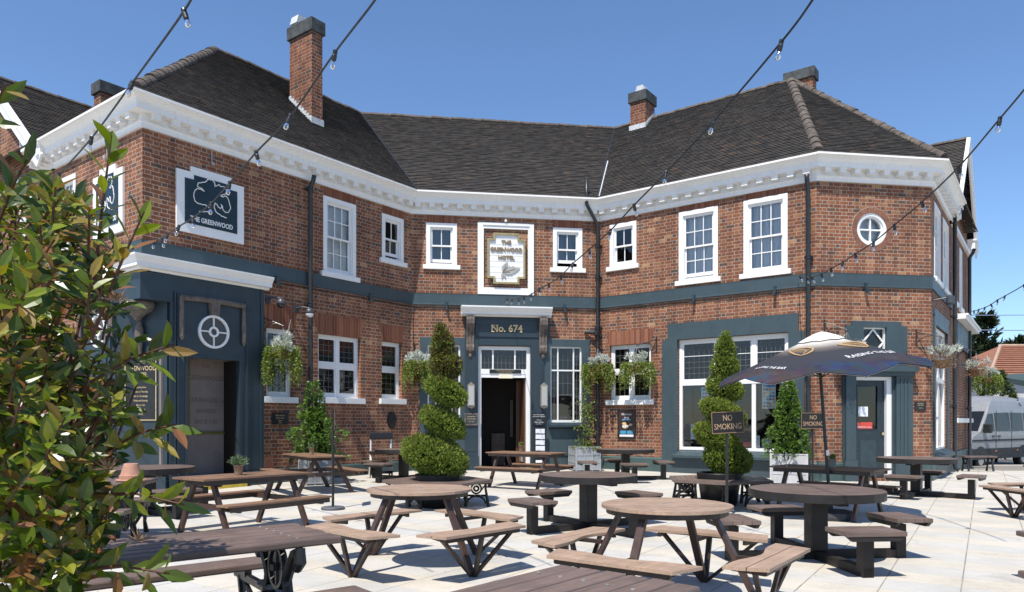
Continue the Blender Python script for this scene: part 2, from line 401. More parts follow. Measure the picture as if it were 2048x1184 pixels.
# near-black sheets and floors: the shade of the rooms put into their colour
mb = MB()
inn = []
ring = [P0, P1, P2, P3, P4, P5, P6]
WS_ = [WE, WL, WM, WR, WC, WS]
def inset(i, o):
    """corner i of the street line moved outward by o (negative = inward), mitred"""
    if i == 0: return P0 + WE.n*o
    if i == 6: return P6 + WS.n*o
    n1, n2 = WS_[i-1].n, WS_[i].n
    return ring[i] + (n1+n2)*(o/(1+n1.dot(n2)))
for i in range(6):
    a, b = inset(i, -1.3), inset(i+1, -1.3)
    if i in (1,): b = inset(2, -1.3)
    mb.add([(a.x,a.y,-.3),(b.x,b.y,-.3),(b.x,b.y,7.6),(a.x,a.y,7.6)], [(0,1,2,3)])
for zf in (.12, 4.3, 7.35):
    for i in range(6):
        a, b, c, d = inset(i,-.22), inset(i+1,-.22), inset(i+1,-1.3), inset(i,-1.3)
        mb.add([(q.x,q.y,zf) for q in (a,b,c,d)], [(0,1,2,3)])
mb.build('room_shade_sheet', DARK, PUB)
# rear walls
back = [inset(i, -8.1) for i in (1,2,3,4)]
mb = MB()
bk = [P0 + WE.n*0, P0 - WE.n*7.8, inset(2,-8.1), inset(3,-8.1), P6 - WS.n*7.8, P6]
for a, b in zip(bk[:-1], bk[1:]):
    mb.add([(a.x,a.y,-.4),(b.x,b.y,-.4),(b.x,b.y,7.7),(a.x,a.y,7.7)], [(3,2,1,0)])
mb.build('wall', BRICK, PUB)

# ------------------------------------------------------------------ cornice, string course, plinth: swept profiles
def sweep(pts_fn, prof, name, m, closed_ends=True):
    """pts_fn: list of functions o->Vector (mitred corner at offset o). prof: list of (o,z) going up/outwards"""
    mb = MB(); n = len(pts_fn); k = len(prof)
    for f in pts_fn:
        for o, z in prof:
            q = f(o); mb.v.append(Vector((q.x, q.y, z)))
    for i in range(n-1):
        for j in range(k):
            j2 = (j+1) % k
            mb.f.append([i*k+j, (i+1)*k+j, (i+1)*k+j2, i*k+j2]); mb.m.append(0)
    mb.f.append(list(range(k))); mb.m.append(0); mb.f.append([(n-1)*k+j for j in range(k)][::-1]); mb.m.append(0)
    return mb.build(name, m, PUB)
def onE(u): return lambda o: WE.a + WE.d*u + WE.n*o
def onS(u): return lambda o: WS.a + WS.d*u + WS.n*o
cor = [onE(LE-4.2)] + [(lambda o, i=i: inset(i, o)) for i in (1,2,3,4,5)] + [onS(4.2)]
sweep(cor, [(.0,7.22), (.055,7.22), (.055,7.30), (.075,7.32), (.075,7.345), (.045,7.36), (.045,7.495), (.235,7.495), (.235,7.605), (.25,7.61), (.25,7.625), (.265,7.65), (.30,7.685), (.34,7.71), (.35,7.735), (.395,7.74), (.395,7.785), (.0,7.80)], 'cornice', WHITE_OLD)
for W, a, b in ((WE, LE-4.2, LE), (WL,0,WL.L), (WM,0,WM.L), (WR,0,WR.L), (WC,0,WC.L), (WS,0,4.2)):
    mb = MB(); c0, c1 = a, b
    if W in (WL, WE): c0 = a
    n = max(1, round((c1-c0)/.383)); st = (c1-c0)/n
    for i in range(n):
        c = c0 + st*(i+.5); W.box(mb, c-.075, c+.075, 7.385, 7.494, .046, .205); W.box(mb, c-.09, c+.09, 7.468, 7.4945, .046, .218)
    mb.build('dentil_row', WHITE_OLD, PUB)
mg = R(0)
sweep([onE(LE-4.2)] + [(lambda o, i=i: inset(i, o)) for i in (1,2,3,4,5)] + [onS(4.2)],
      [(.0,4.709), (.05,4.709), (.05,4.735), (.038,4.745), (.038,5.0), (.045,5.03), (.0,5.035)], 'string_course', TEAL)
for A, B in (((lambda o: WL.a + WL.d*2.66 + WL.n*o), 2), (2, 3)):
    pass
pl = lambda zt: [(.0,-.3), (.05,-.3), (.05,zt-.03), (.03,zt), (.0,zt+.01)]
sweep([lambda o: WL.a+WL.d*2.62+WL.n*o, lambda o: inset(2,o), lambda o: WM.a+WM.d*.25+WM.n*o], pl(.37), 'plinth', PLINTH)
sweep([lambda o: WM.a+WM.d*5.08+WM.n*o, lambda o: inset(3,o), lambda o: inset(4,o), lambda o: WC.a+WC.d*.66+WC.n*o], pl(.47), 'plinth', PLINTH)
sweep([lambda o: WC.a+WC.d*2.48+WC.n*o, lambda o: inset(5,o), lambda o: WS.a+WS.d*10.5+WS.n*o], pl(.52), 'plinth', PLINTH)
# ------------------------------------------------------------------ windows
def frame_ring(mb, W, a, b, c, d, w, o0, o1, wb=None):
    wb = w if wb is None else wb
    W.box(mb, a, a+w, c, d, o0, o1); W.box(mb, b-w, b, c, d, o0, o1)
    W.box(mb, a+w, b-w, d-w, d, o0, o1); W.box(mb, a+w, b-w, c, c+wb, o0, o1)
def sheet(W, a, b, c, d, o, name, m, parent, folds=0):
    mb = MB()
    if not folds: mb.add([W.p(a,c,o), W.p(b,c,o), W.p(b,d,o), W.p(a,d,o)], [(0,1,2,3)])
    else:
        n = int((b-a)/.035); rr = random.Random(int(a*100)+int(c*10))
        ph = [o + .022*math.sin(i*1.9+rr.random()) for i in range(n+1)]
        for i in range(n):
            u, v = a+(b-a)*i/n, a+(b-a)*(i+1)/n
            mb.add([W.p(u,c,ph[i]), W.p(v,c,ph[i+1]), W.p(v,d,ph[i+1]), W.p(u,d,ph[i])], [(0,1,2,3)])
    return mb.build(name, m, parent, smooth=bool(folds))
def sash(W, a, b, c, d, cols, rt, rb, openby=.0, cur=None, sill=.12, curz=None, fo=.012):
    """box sash: outer frame proud of the wall, top sash forward, bottom sash set back"""
    mb = MB(); fw = .115
    frame_ring(mb, W, a, b, c, d, fw, -.16, fo, .05)
    frame_ring(mb, W, a+fw-.0, b-fw+.0, c+.05, d-fw, .02, -.16, -.03, .01)
    ia, ib, ic, id_ = a+fw+.02, b-fw-.02, c+.06, d-fw-.02
    zm = (ic+id_)/2 + .0
    for (z0, z1, rows, o, bot) in ((zm-.02, id_, rt, -.05, .045), (ic+openby, zm+.025+openby*.0, rb, -.095, .085)):
        sw = .042
        frame_ring(mb, W, ia, ib, z0, z1, sw, o-.04, o, bot)
        for k in range(1, cols):
            u = ia+sw+(ib-ia-2*sw)*k/cols; W.box(mb, u-.011, u+.011, z0+bot, z1-sw, o-.032, o-.008)
        for k in range(1, rows):
            z = z0+bot+(z1-sw-z0-bot)*k/rows; W.box(mb, ia+sw, ib-sw, z-.011, z+.011, o-.030, o-.010)
    fr = mb.build('window', WHITE, PUB)
    for (z0, z1, o) in ((zm+.02, id_-.04, -.072), (ic+openby+.08, zm-.015, -.117)):
        sheet(W, ia+.04, ib-.04, z0, z1, o, 'pane', GLASS, fr)
    s = MB(); W.box(s, a-.09, b+.09 if sill else b, c-sill, c+.005, -.12, .075); s.build('sill', WHITE, fr, bevel=.006)
    if cur: sheet(W, a+.1, b-.1, c+.02 if curz is None else curz, d-.08, -.17, 'curtain', cur, fr, folds=cur in (NET,))
    return fr
def lintel(W, a, b, z0, z1, spl=.12):
    mb = MB(); n = int((b-a)/.085); fn = W.fn()
    for i in range(n):
        t0, t1 = (i+.06)/n, (i+.94)/n
        mb.prism([(a+(b-a)*t0, z0), (a+(b-a)*t1, z0), (a-spl+(b-a+2*spl)*t1, z1), (a-spl+(b-a+2*spl)*t0, z1)], fn, -.03, .005)
    mb.prism([(a, z0), (b, z0), (b+spl, z1), (a-spl, z1)], fn, -.035, .001)
    mb.build('brick_lintel', GAUGED, PUB)
def leads(mb, W, a, b, c, d, nx, nz, o):
    for k in range(1, nx): u = a+(b-a)*k/nx; W.box(mb, u-.005, u+.005, c, d, o, o+.006)
    for k in range(1, nz): z = c+(d-c)*k/nz; W.box(mb, a, b, z-.005, z+.005, o-.001, o+.007)
def casement(W, a, b, c, d, cols, tr=.5, lead=(3,3), sill=True, o=-.11, gl=None):
    """side-by-side lights with a transom and leaded panes, set back in the brick"""
    mb = MB(); ld = MB(); gm = MB(); fw = .07
    frame_ring(mb, W, a, b, c, d, fw, o-.07, o, .09)
    zt = c + (d-c)*tr; mb_w = .09
    W.box(mb, a+fw, b-fw, zt-.05, zt+.05, o-.07, o)
    cw_ = (b-a-2*fw)/cols
    for k in range(1, cols): W.box(mb, a+fw+cw_*k-mb_w/2, a+fw+cw_*k+mb_w/2, c+.09, zt-.05, o-.07, o-.001); W.box(mb, a+fw+cw_*k-mb_w/2, a+fw+cw_*k+mb_w/2, zt+.05, d-fw, o-.07, o-.001)
    for k in range(cols):
        u0 = a+fw+cw_*k+(mb_w/2 if k else 0); u1 = a+fw+cw_*(k+1)-(mb_w/2 if k < cols-1 else 0)
        for z0, z1 in ((c+.09, zt-.05), (zt+.05, d-fw)):
            frame_ring(mb, W, u0, u1, z0, z1, .04, o-.06, o-.012)
            leads(ld, W, u0+.04, u1-.04, z0+.04, z1-.04, lead[0], lead[1], o-.034)
            gm.add([W.p(u0+.03,z0+.03,o-.038), W.p(u1-.03,z0+.03,o-.038), W.p(u1-.03,z1-.03,o-.038), W.p(u0+.03,z1-.03,o-.038)], [(0,1,2,3)])
    fr = mb.build('window', WHITE, PUB); gm.build('pane', gl or GLASS, fr); ld.build('lead_grid', LEADING, fr)
    if sill:
        s = MB(); W.box(s, a-.10, b+.10, c-.135, c+.004, -.12, .085); s.build('sill', WHITE, fr, bevel=.006)
    return fr
sash(WL, *HL[0][:2], 5.13, 6.99, 3, 2, 2, cur=PALE)
sash(WL, *HL[1][:2], 5.80, 7.00, 2, 1, 1, openby=.07, cur=None)
sash(WM, *HM[0][:2], 5.82, 7.0, 2, 1, 1, openby=.04, cur=BLIND, curz=5.95)
sash(WM, *HM[1][:2], 5.84, 7.0, 2, 1, 1, openby=.11, cur=BLIND, curz=6.02)
sash(WR, *HR[0][:2], 5.85, 7.06, 2, 1, 1, cur=None)
sash(WR, *HR[1][:2], 5.21, 7.06, 3, 2, 2, openby=.05, cur=NET)
sash(WR, *HR[2][:2], 5.19, 7.06, 3, 2, 2, cur=NET)
sash(WE, LE-3.74, LE-2.93, 5.13, 6.93, 3, 2, 2, cur=PALE)
sash(WE, LE-6.0, LE-5.1, 5.13, 6.93, 3, 2, 2, cur=PALE)
for h in HS[:4]: sash(WS, *h[:2], h[2], h[3], 3, 2, 2, cur=PALE)
for W, a, b, c, d in ((WL,4.40,5.44,6.99,7.215),(WL,6.34,7.14,7.0,7.215),(WM,.42,1.28,7.0,7.215),(WM,4.02,4.88,7.0,7.215),(WR,.35,1.19,7.06,7.215),(WR,2.45,3.53,7.06,7.215),(WR,4.2,5.29,7.06,7.215)):
    lintel(W, a, b, c+.004, d, .0)
casement(WL, *HL[2], 1, .52, (3,4)); casement(WL, *HL[3], 2, .52, (3,4)); casement(WL, *HL[4], 1, .52, (3,4)); casement(WR, *HR[3], 2, .52, (3,3))
lintel(WL, 2.80, 3.52, 3.604, 4.12, .14); lintel(WL, 4.25, 5.60, 3.604, 4.10, .16); lintel(WL, 6.34, 7.08, 3.604, 4.06, .12); lintel(WR, .34, 1.63, 3.624, 4.02, .13)
# round window
mb = MB(); fn = WC.fn()
outer = [circ(t,.40) for t in ths]; inner = [circ(t,.325) for t in ths]; in2 = [circ(t,.285) for t in ths]
mb.ring(outer, inner, fn, -.17, -.015); mb.ring([circ(t,.332) for t in ths], in2, fn, -.16, -.05)
WC.box(mb, CU-.018, CU+.018, CZ-.32, CZ+.32, -.11, -.06); WC.box(mb, CU-.32, CU+.32, CZ-.018, CZ+.018, -.112, -.062)
fr = mb.build('window', WHITE, PUB, uv=False)
sheet(WC, CU-.32, CU+.32, CZ-.32, CZ+.32, -.1, 'pane', GLASS, fr); sheet(WC, CU-.5, CU+.5, CZ-.5, CZ+.5, -.24, 'curtain', PALE, fr)

# ------------------------------------------------------------------ middle wall: main entrance
def holed(W, a, b, c, d, holes, o0, o1, name, m, parent=PUB):
    """panel with thickness and rectangular holes, butt-jointed boxes"""
    us = sorted({a, b, *[x for h in holes for x in h[:2]]}); zs = sorted({c, d, *[x for h in holes for x in h[2:4]]}); mb = MB()
    for i in range(len(us)-1):
        for j in range(len(zs)-1):
            cu, cz = (us[i]+us[i+1])/2, (zs[j]+zs[j+1])/2
            if any(h[0] < cu < h[1] and h[2] < cz < h[3] for h in holes): continue
            W.box(mb, us[i], us[i+1], zs[j], zs[j+1], o0, o1)
    return mb.build(name, m, parent)
ds = holed(WM, .25, 5.08, .0, 3.80, [(.46,1.37,1.43,3.60), (3.94,4.86,1.43,3.60), (1.87,3.36,0,3.60)], -.02, .05, 'entrance_surround', TEAL)
mb = MB()
for a, b in ((1.50,1.87), (3.36,3.73)):
    WM.box(mb, a, b, 0, 3.78, .05, .10); WM.box(mb, a-.02, b+.02, 0, .48, .10, .13)
    WM.box(mb, a+.07, b-.07, .62, 1.25, .10, .112); WM.box(mb, a+.07, b-.07, 1.4, 3.2, .10, .112)
WM.box(mb, .27, 1.46, .48, .52, .05, .08); WM.box(mb, 3.77, 5.06, .48, .52, .05, .08)
WM.box(mb, 1.87, 3.36, 3.60, 3.78, .02, .085)
WM.box(mb, 1.50, 3.92, 3.80, 4.40, -.02, .06); frame_ring(mb, WM, 1.80, 3.58, 3.84, 4.36, .03, .06, .085)
for a, b in ((.40,1.44), (3.88,4.94)):
    mb.prism([(-.0,1.36),(.17,1.36),(.17,1.30),(.0,1.24)], lambda x, z, o, a=a: WM.p(o, z, x+.05), a, b)
    mb.prism([(-.0,1.36),(.17,1.36),(.05,1.43),(.0,1.43)], lambda x, z, o, a=a: WM.p(o, z, x+.05), a, b)
mb.build('pilaster_trim', TEAL_D, ds)
# white hood over the door
mb = MB(); hp = [(.06,4.40),(.16,4.40),(.20,4.43),(.27,4.45),(.27,4.50),(.31,4.54),(.36,4.60),(.38,4.63),(.38,4.665),(.06,4.69)]
mb.prism(hp, lambda x, z, o: WM.p(o, z, x), 1.38, 3.94); mb.build('door_hood', WHITE, ds)
# scrolled corbels
for cu in (1.64, 3.71):
    mb = MB()
    pf = [(.06,4.38),(.25,4.38),(.28,4.30),(.28,4.18),(.24,4.10),(.17,4.0),(.13,3.85),(.13,3.62),(.17,3.54),(.17,3.44),(.12,3.38),(.06,3.36)]
    mb.prism(pf, lambda x, z, o: WM.p(o, z, x), cu-.11, cu+.11)
    pf2 = [(p[0]*1.0+.02, p[1]) for p in pf]
    for q in (-.085, .0, .085): mb.prism(pf2, lambda x, z, o: WM.p(o, z, x), cu+q-.022, cu+q+.022)
    mb.lathe([(.02,3.22),(.05,3.26),(.06,3.30),(.05,3.36)], 10, WM.p(cu,0,.10))
    mb.build('corbel', STONE, ds)
def text(s, size, M, m, name='lettering', parent=None, ext=.006, align='CENTER', sx=1., bold=0.):
    cu = bpy.data.curves.new(name, 'FONT'); cu.body = s; cu.size = size; cu.extrude = ext; cu.align_x = align; cu.align_y = 'CENTER'; cu.offset = bold
    cu.resolution_u = 3
    o = bpy.data.objects.new(name, cu); C.objects.link(o)
    dg = bpy.context.evaluated_depsgraph_get(); me = bpy.data.meshes.new_from_object(o.evaluated_get(dg)); bpy.data.objects.remove(o)
    me.materials.clear(); me.materials.append(m)
    me.transform(M @ Matrix.Diagonal((sx, 1, 1, 1)))
    o = bpy.data.objects.new(name, me); C.objects.link(o)
    if parent is not None:
        o.parent = parent
        if parent.get('_w'): o.matrix_parent_inverse = Matrix.Translation(-Vector(parent.location))
    return o
def wm(W, u, z, o):
    p = W.p(u, z, o); M = Matrix((W.d, Vector((0,0,1)), W.n)).transposed().to_4x4(); M.translation = p; return M
def slab_serifs(mb, W, spec, o0, o1):
    for (u, z, wdt) in spec: W.box(mb, u-wdt/2, u+wdt/2, z-.009, z+.009, o0, o1)
# number over the door
text('No. 674', .27, wm(WM, 2.68, 4.075, .07), GOLD, parent=ds, bold=.006, ext=.012)
mb = MB(); slab_serifs(mb, WM, [(2.285,3.985,.09),(2.285,4.165,.09),(2.40,4.165,.08),(2.79,4.0,.0),(3.09,3.985,.08)], .06, .082); mb.build('lettering', GOLD, ds)
# flank windows, transom light, door frame
def flank(a, b):
    mb = MB(); c, d, o = 1.43, 3.60, -.02
    frame_ring(mb, WM, a, b, c, d, .045, o-.08, o, .07)
    for u in (a+.23, b-.23): WM.box(mb, u-.018, u+.018, c+.07, d-.045, o-.07, o-.006)
    WM.box(mb, a+.045, b-.045, 2.90, 2.94, o-.07, o-.003)
    fr = mb.build('window', WHITE, ds)
    sheet(WM, a+.03, b-.03, c+.03, 2.22, o-.055, 'pane', GLASS, fr); sheet(WM, a+.03, b-.03, 2.22, d-.03, o-.055, 'pane', GLASS_D, fr)
    ld = MB()
    for u0, u1, n in ((a+.045,a+.212,2), (b-.212,b-.045,2)): leads(ld, WM, u0, u1, c+.07, d-.045, n, 9, o-.05)
    leads(ld, WM, a+.248, b-.248, 2.22, d-.045, 3, 4, o-.05); WM.box(ld, a+.248, b-.248, 2.21, 2.23, o-.05, o-.04)
    leads(ld, WM, a+.248, b-.248, c+.07, c+.22, 4, 2, o-.05)
    ld.build('lead_grid', LEADING, fr)
flank(.46, 1.37); flank(3.94, 4.86)
mb = MB(); frame_ring(mb, WM, 1.87, 3.36, 2.80, 3.58, .10, -.14, -.02, .14)
for u in (2.30, 2.93): WM.box(mb, u-.02, u+.02, 2.94, 3.48, -.12, -.04)
WM.box(mb, 1.87, 1.965, .12, 2.80, -.14, -.02); WM.box(mb, 3.245, 3.36, .12, 2.80, -.14, -.02)
WM.box(mb, 1.965, 3.245, 2.70, 2.80, -.13, -.03)
dfm = mb.build('door_frame', WHITE, ds); sheet(WM, 1.95, 3.28, 2.92, 3.5, -.09, 'pane', GLASS_D, dfm)
ld = MB(); leads(ld, WM, 1.97, 2.28, 2.94, 3.48, 3, 3, -.085); leads(ld, WM, 2.32, 2.91, 2.94, 3.48, 5, 3, -.085); leads(ld, WM, 2.95, 3.26, 2.94, 3.48, 3, 3, -.085); ld.build('lead_grid', LEADING, dfm)
mb = MB(); WM.box(mb, 2.20, 3.10, 2.82, 2.93, -.02, .0); p_ = mb.build('name_plate', BLACK, ds)
for i, z in enumerate((2.895, 2.855)): text('licensed to sell all intoxicating liquor for' if i == 0 else 'consumption on the premises', .032, wm(WM, 2.65, z, .002), GOLD, parent=p_, ext=.001)
mb = MB(); WM.box(mb, 2.46, 2.86, 2.68, 2.79, -.03, .02); mb.build('notice_plate', mat('cream_plate', (.75,.70,.55), .5), ds)
mb = MB(); WM.box(mb, 3.10, 3.235, .14, 2.68, -1.0, -.94); WM.box(mb, 3.20, 3.243, .14, 2.68, -.94, -.12)
dl = mb.build('door', noisy('door_varnish', (.10,.045,.022), .3, 5, .4, stretch=(6,6,.6)), ds)
mb = MB(); WM.box(mb, 3.16, 3.20, .30, .60, -.7, -.35); mb.build('kick_plate', GREYM, dl)
mb = MB(); WM.box(mb, 2.95, 3.04, 1.0, 2.1, -1.2, -1.15); WM.box(mb, 2.4, 2.8, .15, 1.1, -1.25, -1.21); mb.build('interior_fitting', noisy('dim_furniture', (.06,.04,.03), .3), ds)
# doorstep with yellow edge
mb = MB(); WM.box(mb, 1.86, 3.37, -.05, .14, -.2, .22); st = mb.build('doorstep', noisy('step_stone', (.3,.29,.27), .2, 6, .85), ds)
mb = MB(); WM.box(mb, 1.85, 3.38, -.04, .145, .222, .25); WM.box(mb, 1.85, 3.38, .143, .149, .12, .222); mb.build('step_edge', YELLOW, st)

# ------------------------------------------------------------------ right wing: big bar window in a stepped surround
rs_ = holed(WR, 2.15, 5.56, .0, 4.09, [(2.42,5.32,.66,3.65)], -.02, .06, 'window_surround', TEAL)
mb = MB(); WR.box(mb, 1.99, 2.15, 0, 3.66, -.02, .06); WR.box(mb, 5.56, 5.70, 0, 3.66, -.02, .06)
mb.prism([(-.0,.60),(.16,.56),(.16,.50),(.0,.46)], lambda x, z, o: WR.p(o, z, x+.06), 2.3, 5.44)
mb.prism([(-.22,.70),(.0,.66),(.16,.56),(-.0,.60)], lambda x, z, o: WR.p(o, z, x+.06), 2.43, 5.31); mb.build('shoulder_trim', TEAL, rs_)
mb = MB(); a, b, c, d, o = 2.43, 5.31, .70, 3.64, -.08
frame_ring(mb, WR, a, b, c, d, .085, o-.1, o, .08); WR.box(mb, a+.085, b-.085, 2.42, 2.55, o-.1, o+.01)
cols = [a+.085, a+1.0, b-1.0+.0, b-.085]
for u in (3.47, 4.43): WR.box(mb, u-.05, u+.05, c+.08, 2.42, o-.1, o-.002); WR.box(mb, u-.05, u+.05, 2.55, d-.085, o-.1, o-.002)
for u0, u1 in ((2.515,3.42), (3.52,4.38), (4.48,5.225)): frame_ring(mb, WR, u0, u1, 2.55, d-.085, .035, o-.08, o-.02); WR.box(mb, u0+.035, u1-.035, 3.19, 3.205, o-.06, o-.03)
bw = mb.build('window', WHITE, rs_); ld = MB(); gm = MB(); g2 = MB()
for u0, u1 in ((2.515,3.42), (3.52,4.38), (4.48,5.225)):
    leads(ld, WR, u0+.035, u1-.035, 2.585, 3.19, 6, 4, o-.05); leads(ld, WR, u0+.035, u1-.035, 3.205, d-.12, 6, 2, o-.05)
    gm.add([WR.p(u0,2.56,o-.055), WR.p(u1,2.56,o-.055), WR.p(u1,3.54,o-.055), WR.p(u0,3.54,o-.055)], [(0,1,2,3)])
    g2.add([WR.p(u0,.79,o-.055), WR.p(u1,.79,o-.055), WR.p(u1,2.42,o-.055), WR.p(u0,2.42,o-.055)], [(0,1,2,3)])
gm.build('obscure_pane', GLASS_D, bw); g2.build('pane', GLASS, bw); ld.build('lead_grid', LEADING, bw)
mb = MB(); WR.box(mb, 2.5, 5.25, .70, .78, -.75, -.19); WR.box(mb, 2.44, 2.50, .70, 3.6, -.75, -.2); mb.build('window_shelf', noisy('pale_reveal', (.5,.47,.42), .1), bw)
mb = MB(); WR.box(mb, 2.55, 3.3, .8, 2.4, -.8, -.76); mb.build('dark_curtain', noisy('maroon_drape', (.05,.022,.018), .3), bw)
def poster_stripes(W, a, b, z0, z1, o, parent, name='poster', seed=0):
    rr = random.Random(seed); mb = MB(); W.box(mb, a, b, z0, z1, o-.004, o); P = mb.build(name, mat('poster_paper', (.72,.78,.80), .6), parent)
    cols_ = [(.65,.25,.12), (.1,.35,.55), (.7,.5,.15), (.2,.2,.22), (.75,.6,.4)]
    for k, c_ in enumerate(cols_):
        m2 = MB()
        for r_ in range(6):
            for q in range(4):
                if (r_*3+q*2+seed) % 5 != k: continue
                u = a+(b-a)*(.08+.22*q); z = z0+(z1-z0)*(.06+.13*r_); W.box(m2, u, u+(b-a)*.17, z, z+(z1-z0)*.08, o, o+.002)
        m2.build('print_block', mat('print', c_, .6), P)
    m2 = MB(); W.box(m2, a+(b-a)*.06, b-(b-a)*.06, z1-(z1-z0)*.15, z1-(z1-z0)*.05, o, o+.002); m2.build('print_block', mat('print', (.1,.3,.5), .6), P)
    return P
q = poster_stripes(WR, 3.02, 3.36, 1.72, 2.36, -.145, None, 'poster', 1); tag(q, 'paper poster with orange and blue blocks behind the left pane of the bar window', 'poster')
q = poster_stripes(WR, 4.62, 4.96, 1.78, 2.42, -.145, None, 'poster', 3); tag(q, 'paper poster of food pictures behind the right pane of the bar window', 'poster')
for a, b, z0, z1, c_, lab in ((2.72,2.94,.98,1.38,(.7,.8,.82),'small pale notice low in the left pane of the bar window'), (4.45,4.56,.80,1.10,(.8,.82,.85),'narrow white leaflet stand at the bottom of the right bar window pane'), (4.62,4.85,.80,1.02,(.6,.68,.75),'white menu card at the bottom right of the bar window')):
    mb = MB(); WR.box(mb, a, b, z0, z1, -.152, -.148); k = mb.build('notice', mat('notice_paper', c_, .6)); tag(k, lab, 'notice')
    m2 = MB()
    for i in range(5): z = z1-(z1-z0)*(.2+.15*i); WR.box(m2, a+.02, b-.02, z-.006, z+.006, -.148, -.146)
    m2.build('print_line', mat('ink', (.15,.2,.3), .6), k)
mb = MB(); WR.box(mb, 3.95, 4.3, .79, .93, -.30, -.28); k = mb.build('banner', mat('red_card', (.5,.04,.03), .5)); tag(k, 'red card lying low behind the middle pane of the bar window', 'banner')

# ------------------------------------------------------------------ chamfer: side door with diamond fanlight
cs = holed(WC, .90, 2.20, 2.54, 3.88, [(1.20,1.81,3.02,3.74)], -.02, .05, 'door_surround', TEAL)
mb = MB(); WC.box(mb, .74, .90, 2.54, 3.78, -.02, .05); WC.box(mb, 2.20, 2.36, 2.54, 3.78, -.02, .05)
WC.box(mb, .66, 1.0, 0, 2.54, -.02, .05); WC.box(mb, 1.97, 2.50, 0, 2.54, -.02, .05)
WC.box(mb, .70, .96, 0, 2.66, .05, .12); WC.box(mb, 2.02, 2.46, 0, 2.66, .05, .12); WC.box(mb, .64, 2.52, 2.66, 2.80, .05, .26); WC.box(mb, .68, 2.48, 2.56, 2.66, .05, .17)
for u in (2.14, 2.24, 2.34): WC.box(mb, u-.02, u+.02, .5, 2.5, .12, .135)
WC.box(mb, .66, .99, 0, .52, .12, .145); WC.box(mb, 1.99, 2.50, 0, .52, .12, .145); mb.build('door_case', TEAL, cs)
mb = MB(); frame_ring(mb, WC, 1.20, 1.81, 3.02, 3.74, .035, -.1, -.02)
cx, cz = 1.505, 3.38
for sx in (-1, 1):
    for sz in (-1, 1): mb.bar(WC.p(cx, cz+.32*sz, -.05), WC.p(cx+.27*sx, cz, -.05), .035, .035, up=WC.n)
    mb.bar(WC.p(cx+.27*sx, cz, -.05), WC.p(cx+.29*sx, cz, -.05), .03, .03, up=WC.n)
fr = mb.build('fanlight', WHITE, cs); sheet(WC, 1.2, 1.81, 3.02, 3.74, -.08, 'pane', GLASS_D, fr)
mb = MB(); WC.box(mb, 1.0, 1.86, 2.46, 2.54, -.12, .0); WC.box(mb, 1.84, 1.97, .08, 2.54, -.14, .0); WC.box(mb, 1.0, 1.02, .08, 2.46, -.14, .0)
dfr = mb.build('door_frame', WHITE, cs)
door = holed(WC, 1.02, 1.84, .10, 2.46, [(1.12,1.66,1.26,2.32)], -.14, -.09, 'door', noisy('door_paint', (.020,.033,.042), .2, 6, .35), cs)
sheet(WC, 1.1, 1.68, 1.24, 2.34, -.12, 'pane', GLASS, door)
mb = MB(); frame_ring(mb, WC, 1.11, 1.67, 1.25, 2.33, .015, -.09, -.08); WC.box(mb, 1.2, 1.62, .3, 1.0, -.09, -.084); mb.build('door_moulding', noisy('door_trim', (.03,.05,.06), .2), door)
mb = MB(); WC.box(mb, 1.17, 1.42, 1.58, 1.82, -.118, -.112); k = mb.build('notice', mat('notice_white', (.72,.76,.8), .6), door)
mb = MB(); WC.box(mb, 1.10, 1.54, 1.28, 1.44, -.118, -.112); k = mb.build('notice', mat('notice_red', (.55,.07,.05), .5), door)
text('BREAKFAST 9am - 12 noon', .055, wm(WC, 1.32, 1.32, -.110), WHITE, parent=door, ext=.001, sx=.62)
mb = MB(); mb.lathe([(.012,1.12),(.02,1.15),(.02,1.19)], 8, WC.p(1.78,0,-.05)); mb.bar(WC.p(1.78,1.15,-.09), WC.p(1.78,1.15,-.03), .02, .02); mb.build('door_handle', GOLD, door)

# ------------------------------------------------------------------ corner porch (dark blue timber, splayed corner)
CHE, CHL = 1.0, .52           # splay measured along the end wall and along the left wing
pE = WE.p(LE-CHE, 0); pL = WL.p(CHL, 0)
WK = Wall(Vector((pE.x, pE.y, 0)), Vector((pL.x, pL.y, 0)))
PO = .06
porch = holed(WL, CHL, 2.60, -.02, 4.42, [(.89,2.07,.0,2.78)], -.05, PO, 'porch_front', TEAL_D)
mb = MB()
WL.box(mb, 2.60, 2.68, 0, 4.42, -.02, PO+.02)
WE.box(mb, LE-2.65, LE-CHE, 0, 4.42, -.05, PO)
WK.box(mb, 0, WK.L, 0, 4.42, -.05, .045)
tri = [(P1+WE.n*PO+WL.n*PO), inset(1, -.02)]
for z0, z1 in ((3.86, 4.40),):
    pts = [WE.p(LE-CHE-.03, 0, PO+.03), inset(1, PO+.03), WL.p(CHL+.03, 0, PO+.03), WL.p(CHL, 0, -.05), WE.p(LE-CHE, 0, -.05)]
    n = 5; v = [(q.x, q.y, z0) for q in pts] + [(q.x, q.y, z1) for q in pts]
    mb.add(v, [(0,1,2,3,4), (9,8,7,6,5)] + [(i, (i+1) % 5, (i+1) % 5+5, i+5) for i in range(5)])
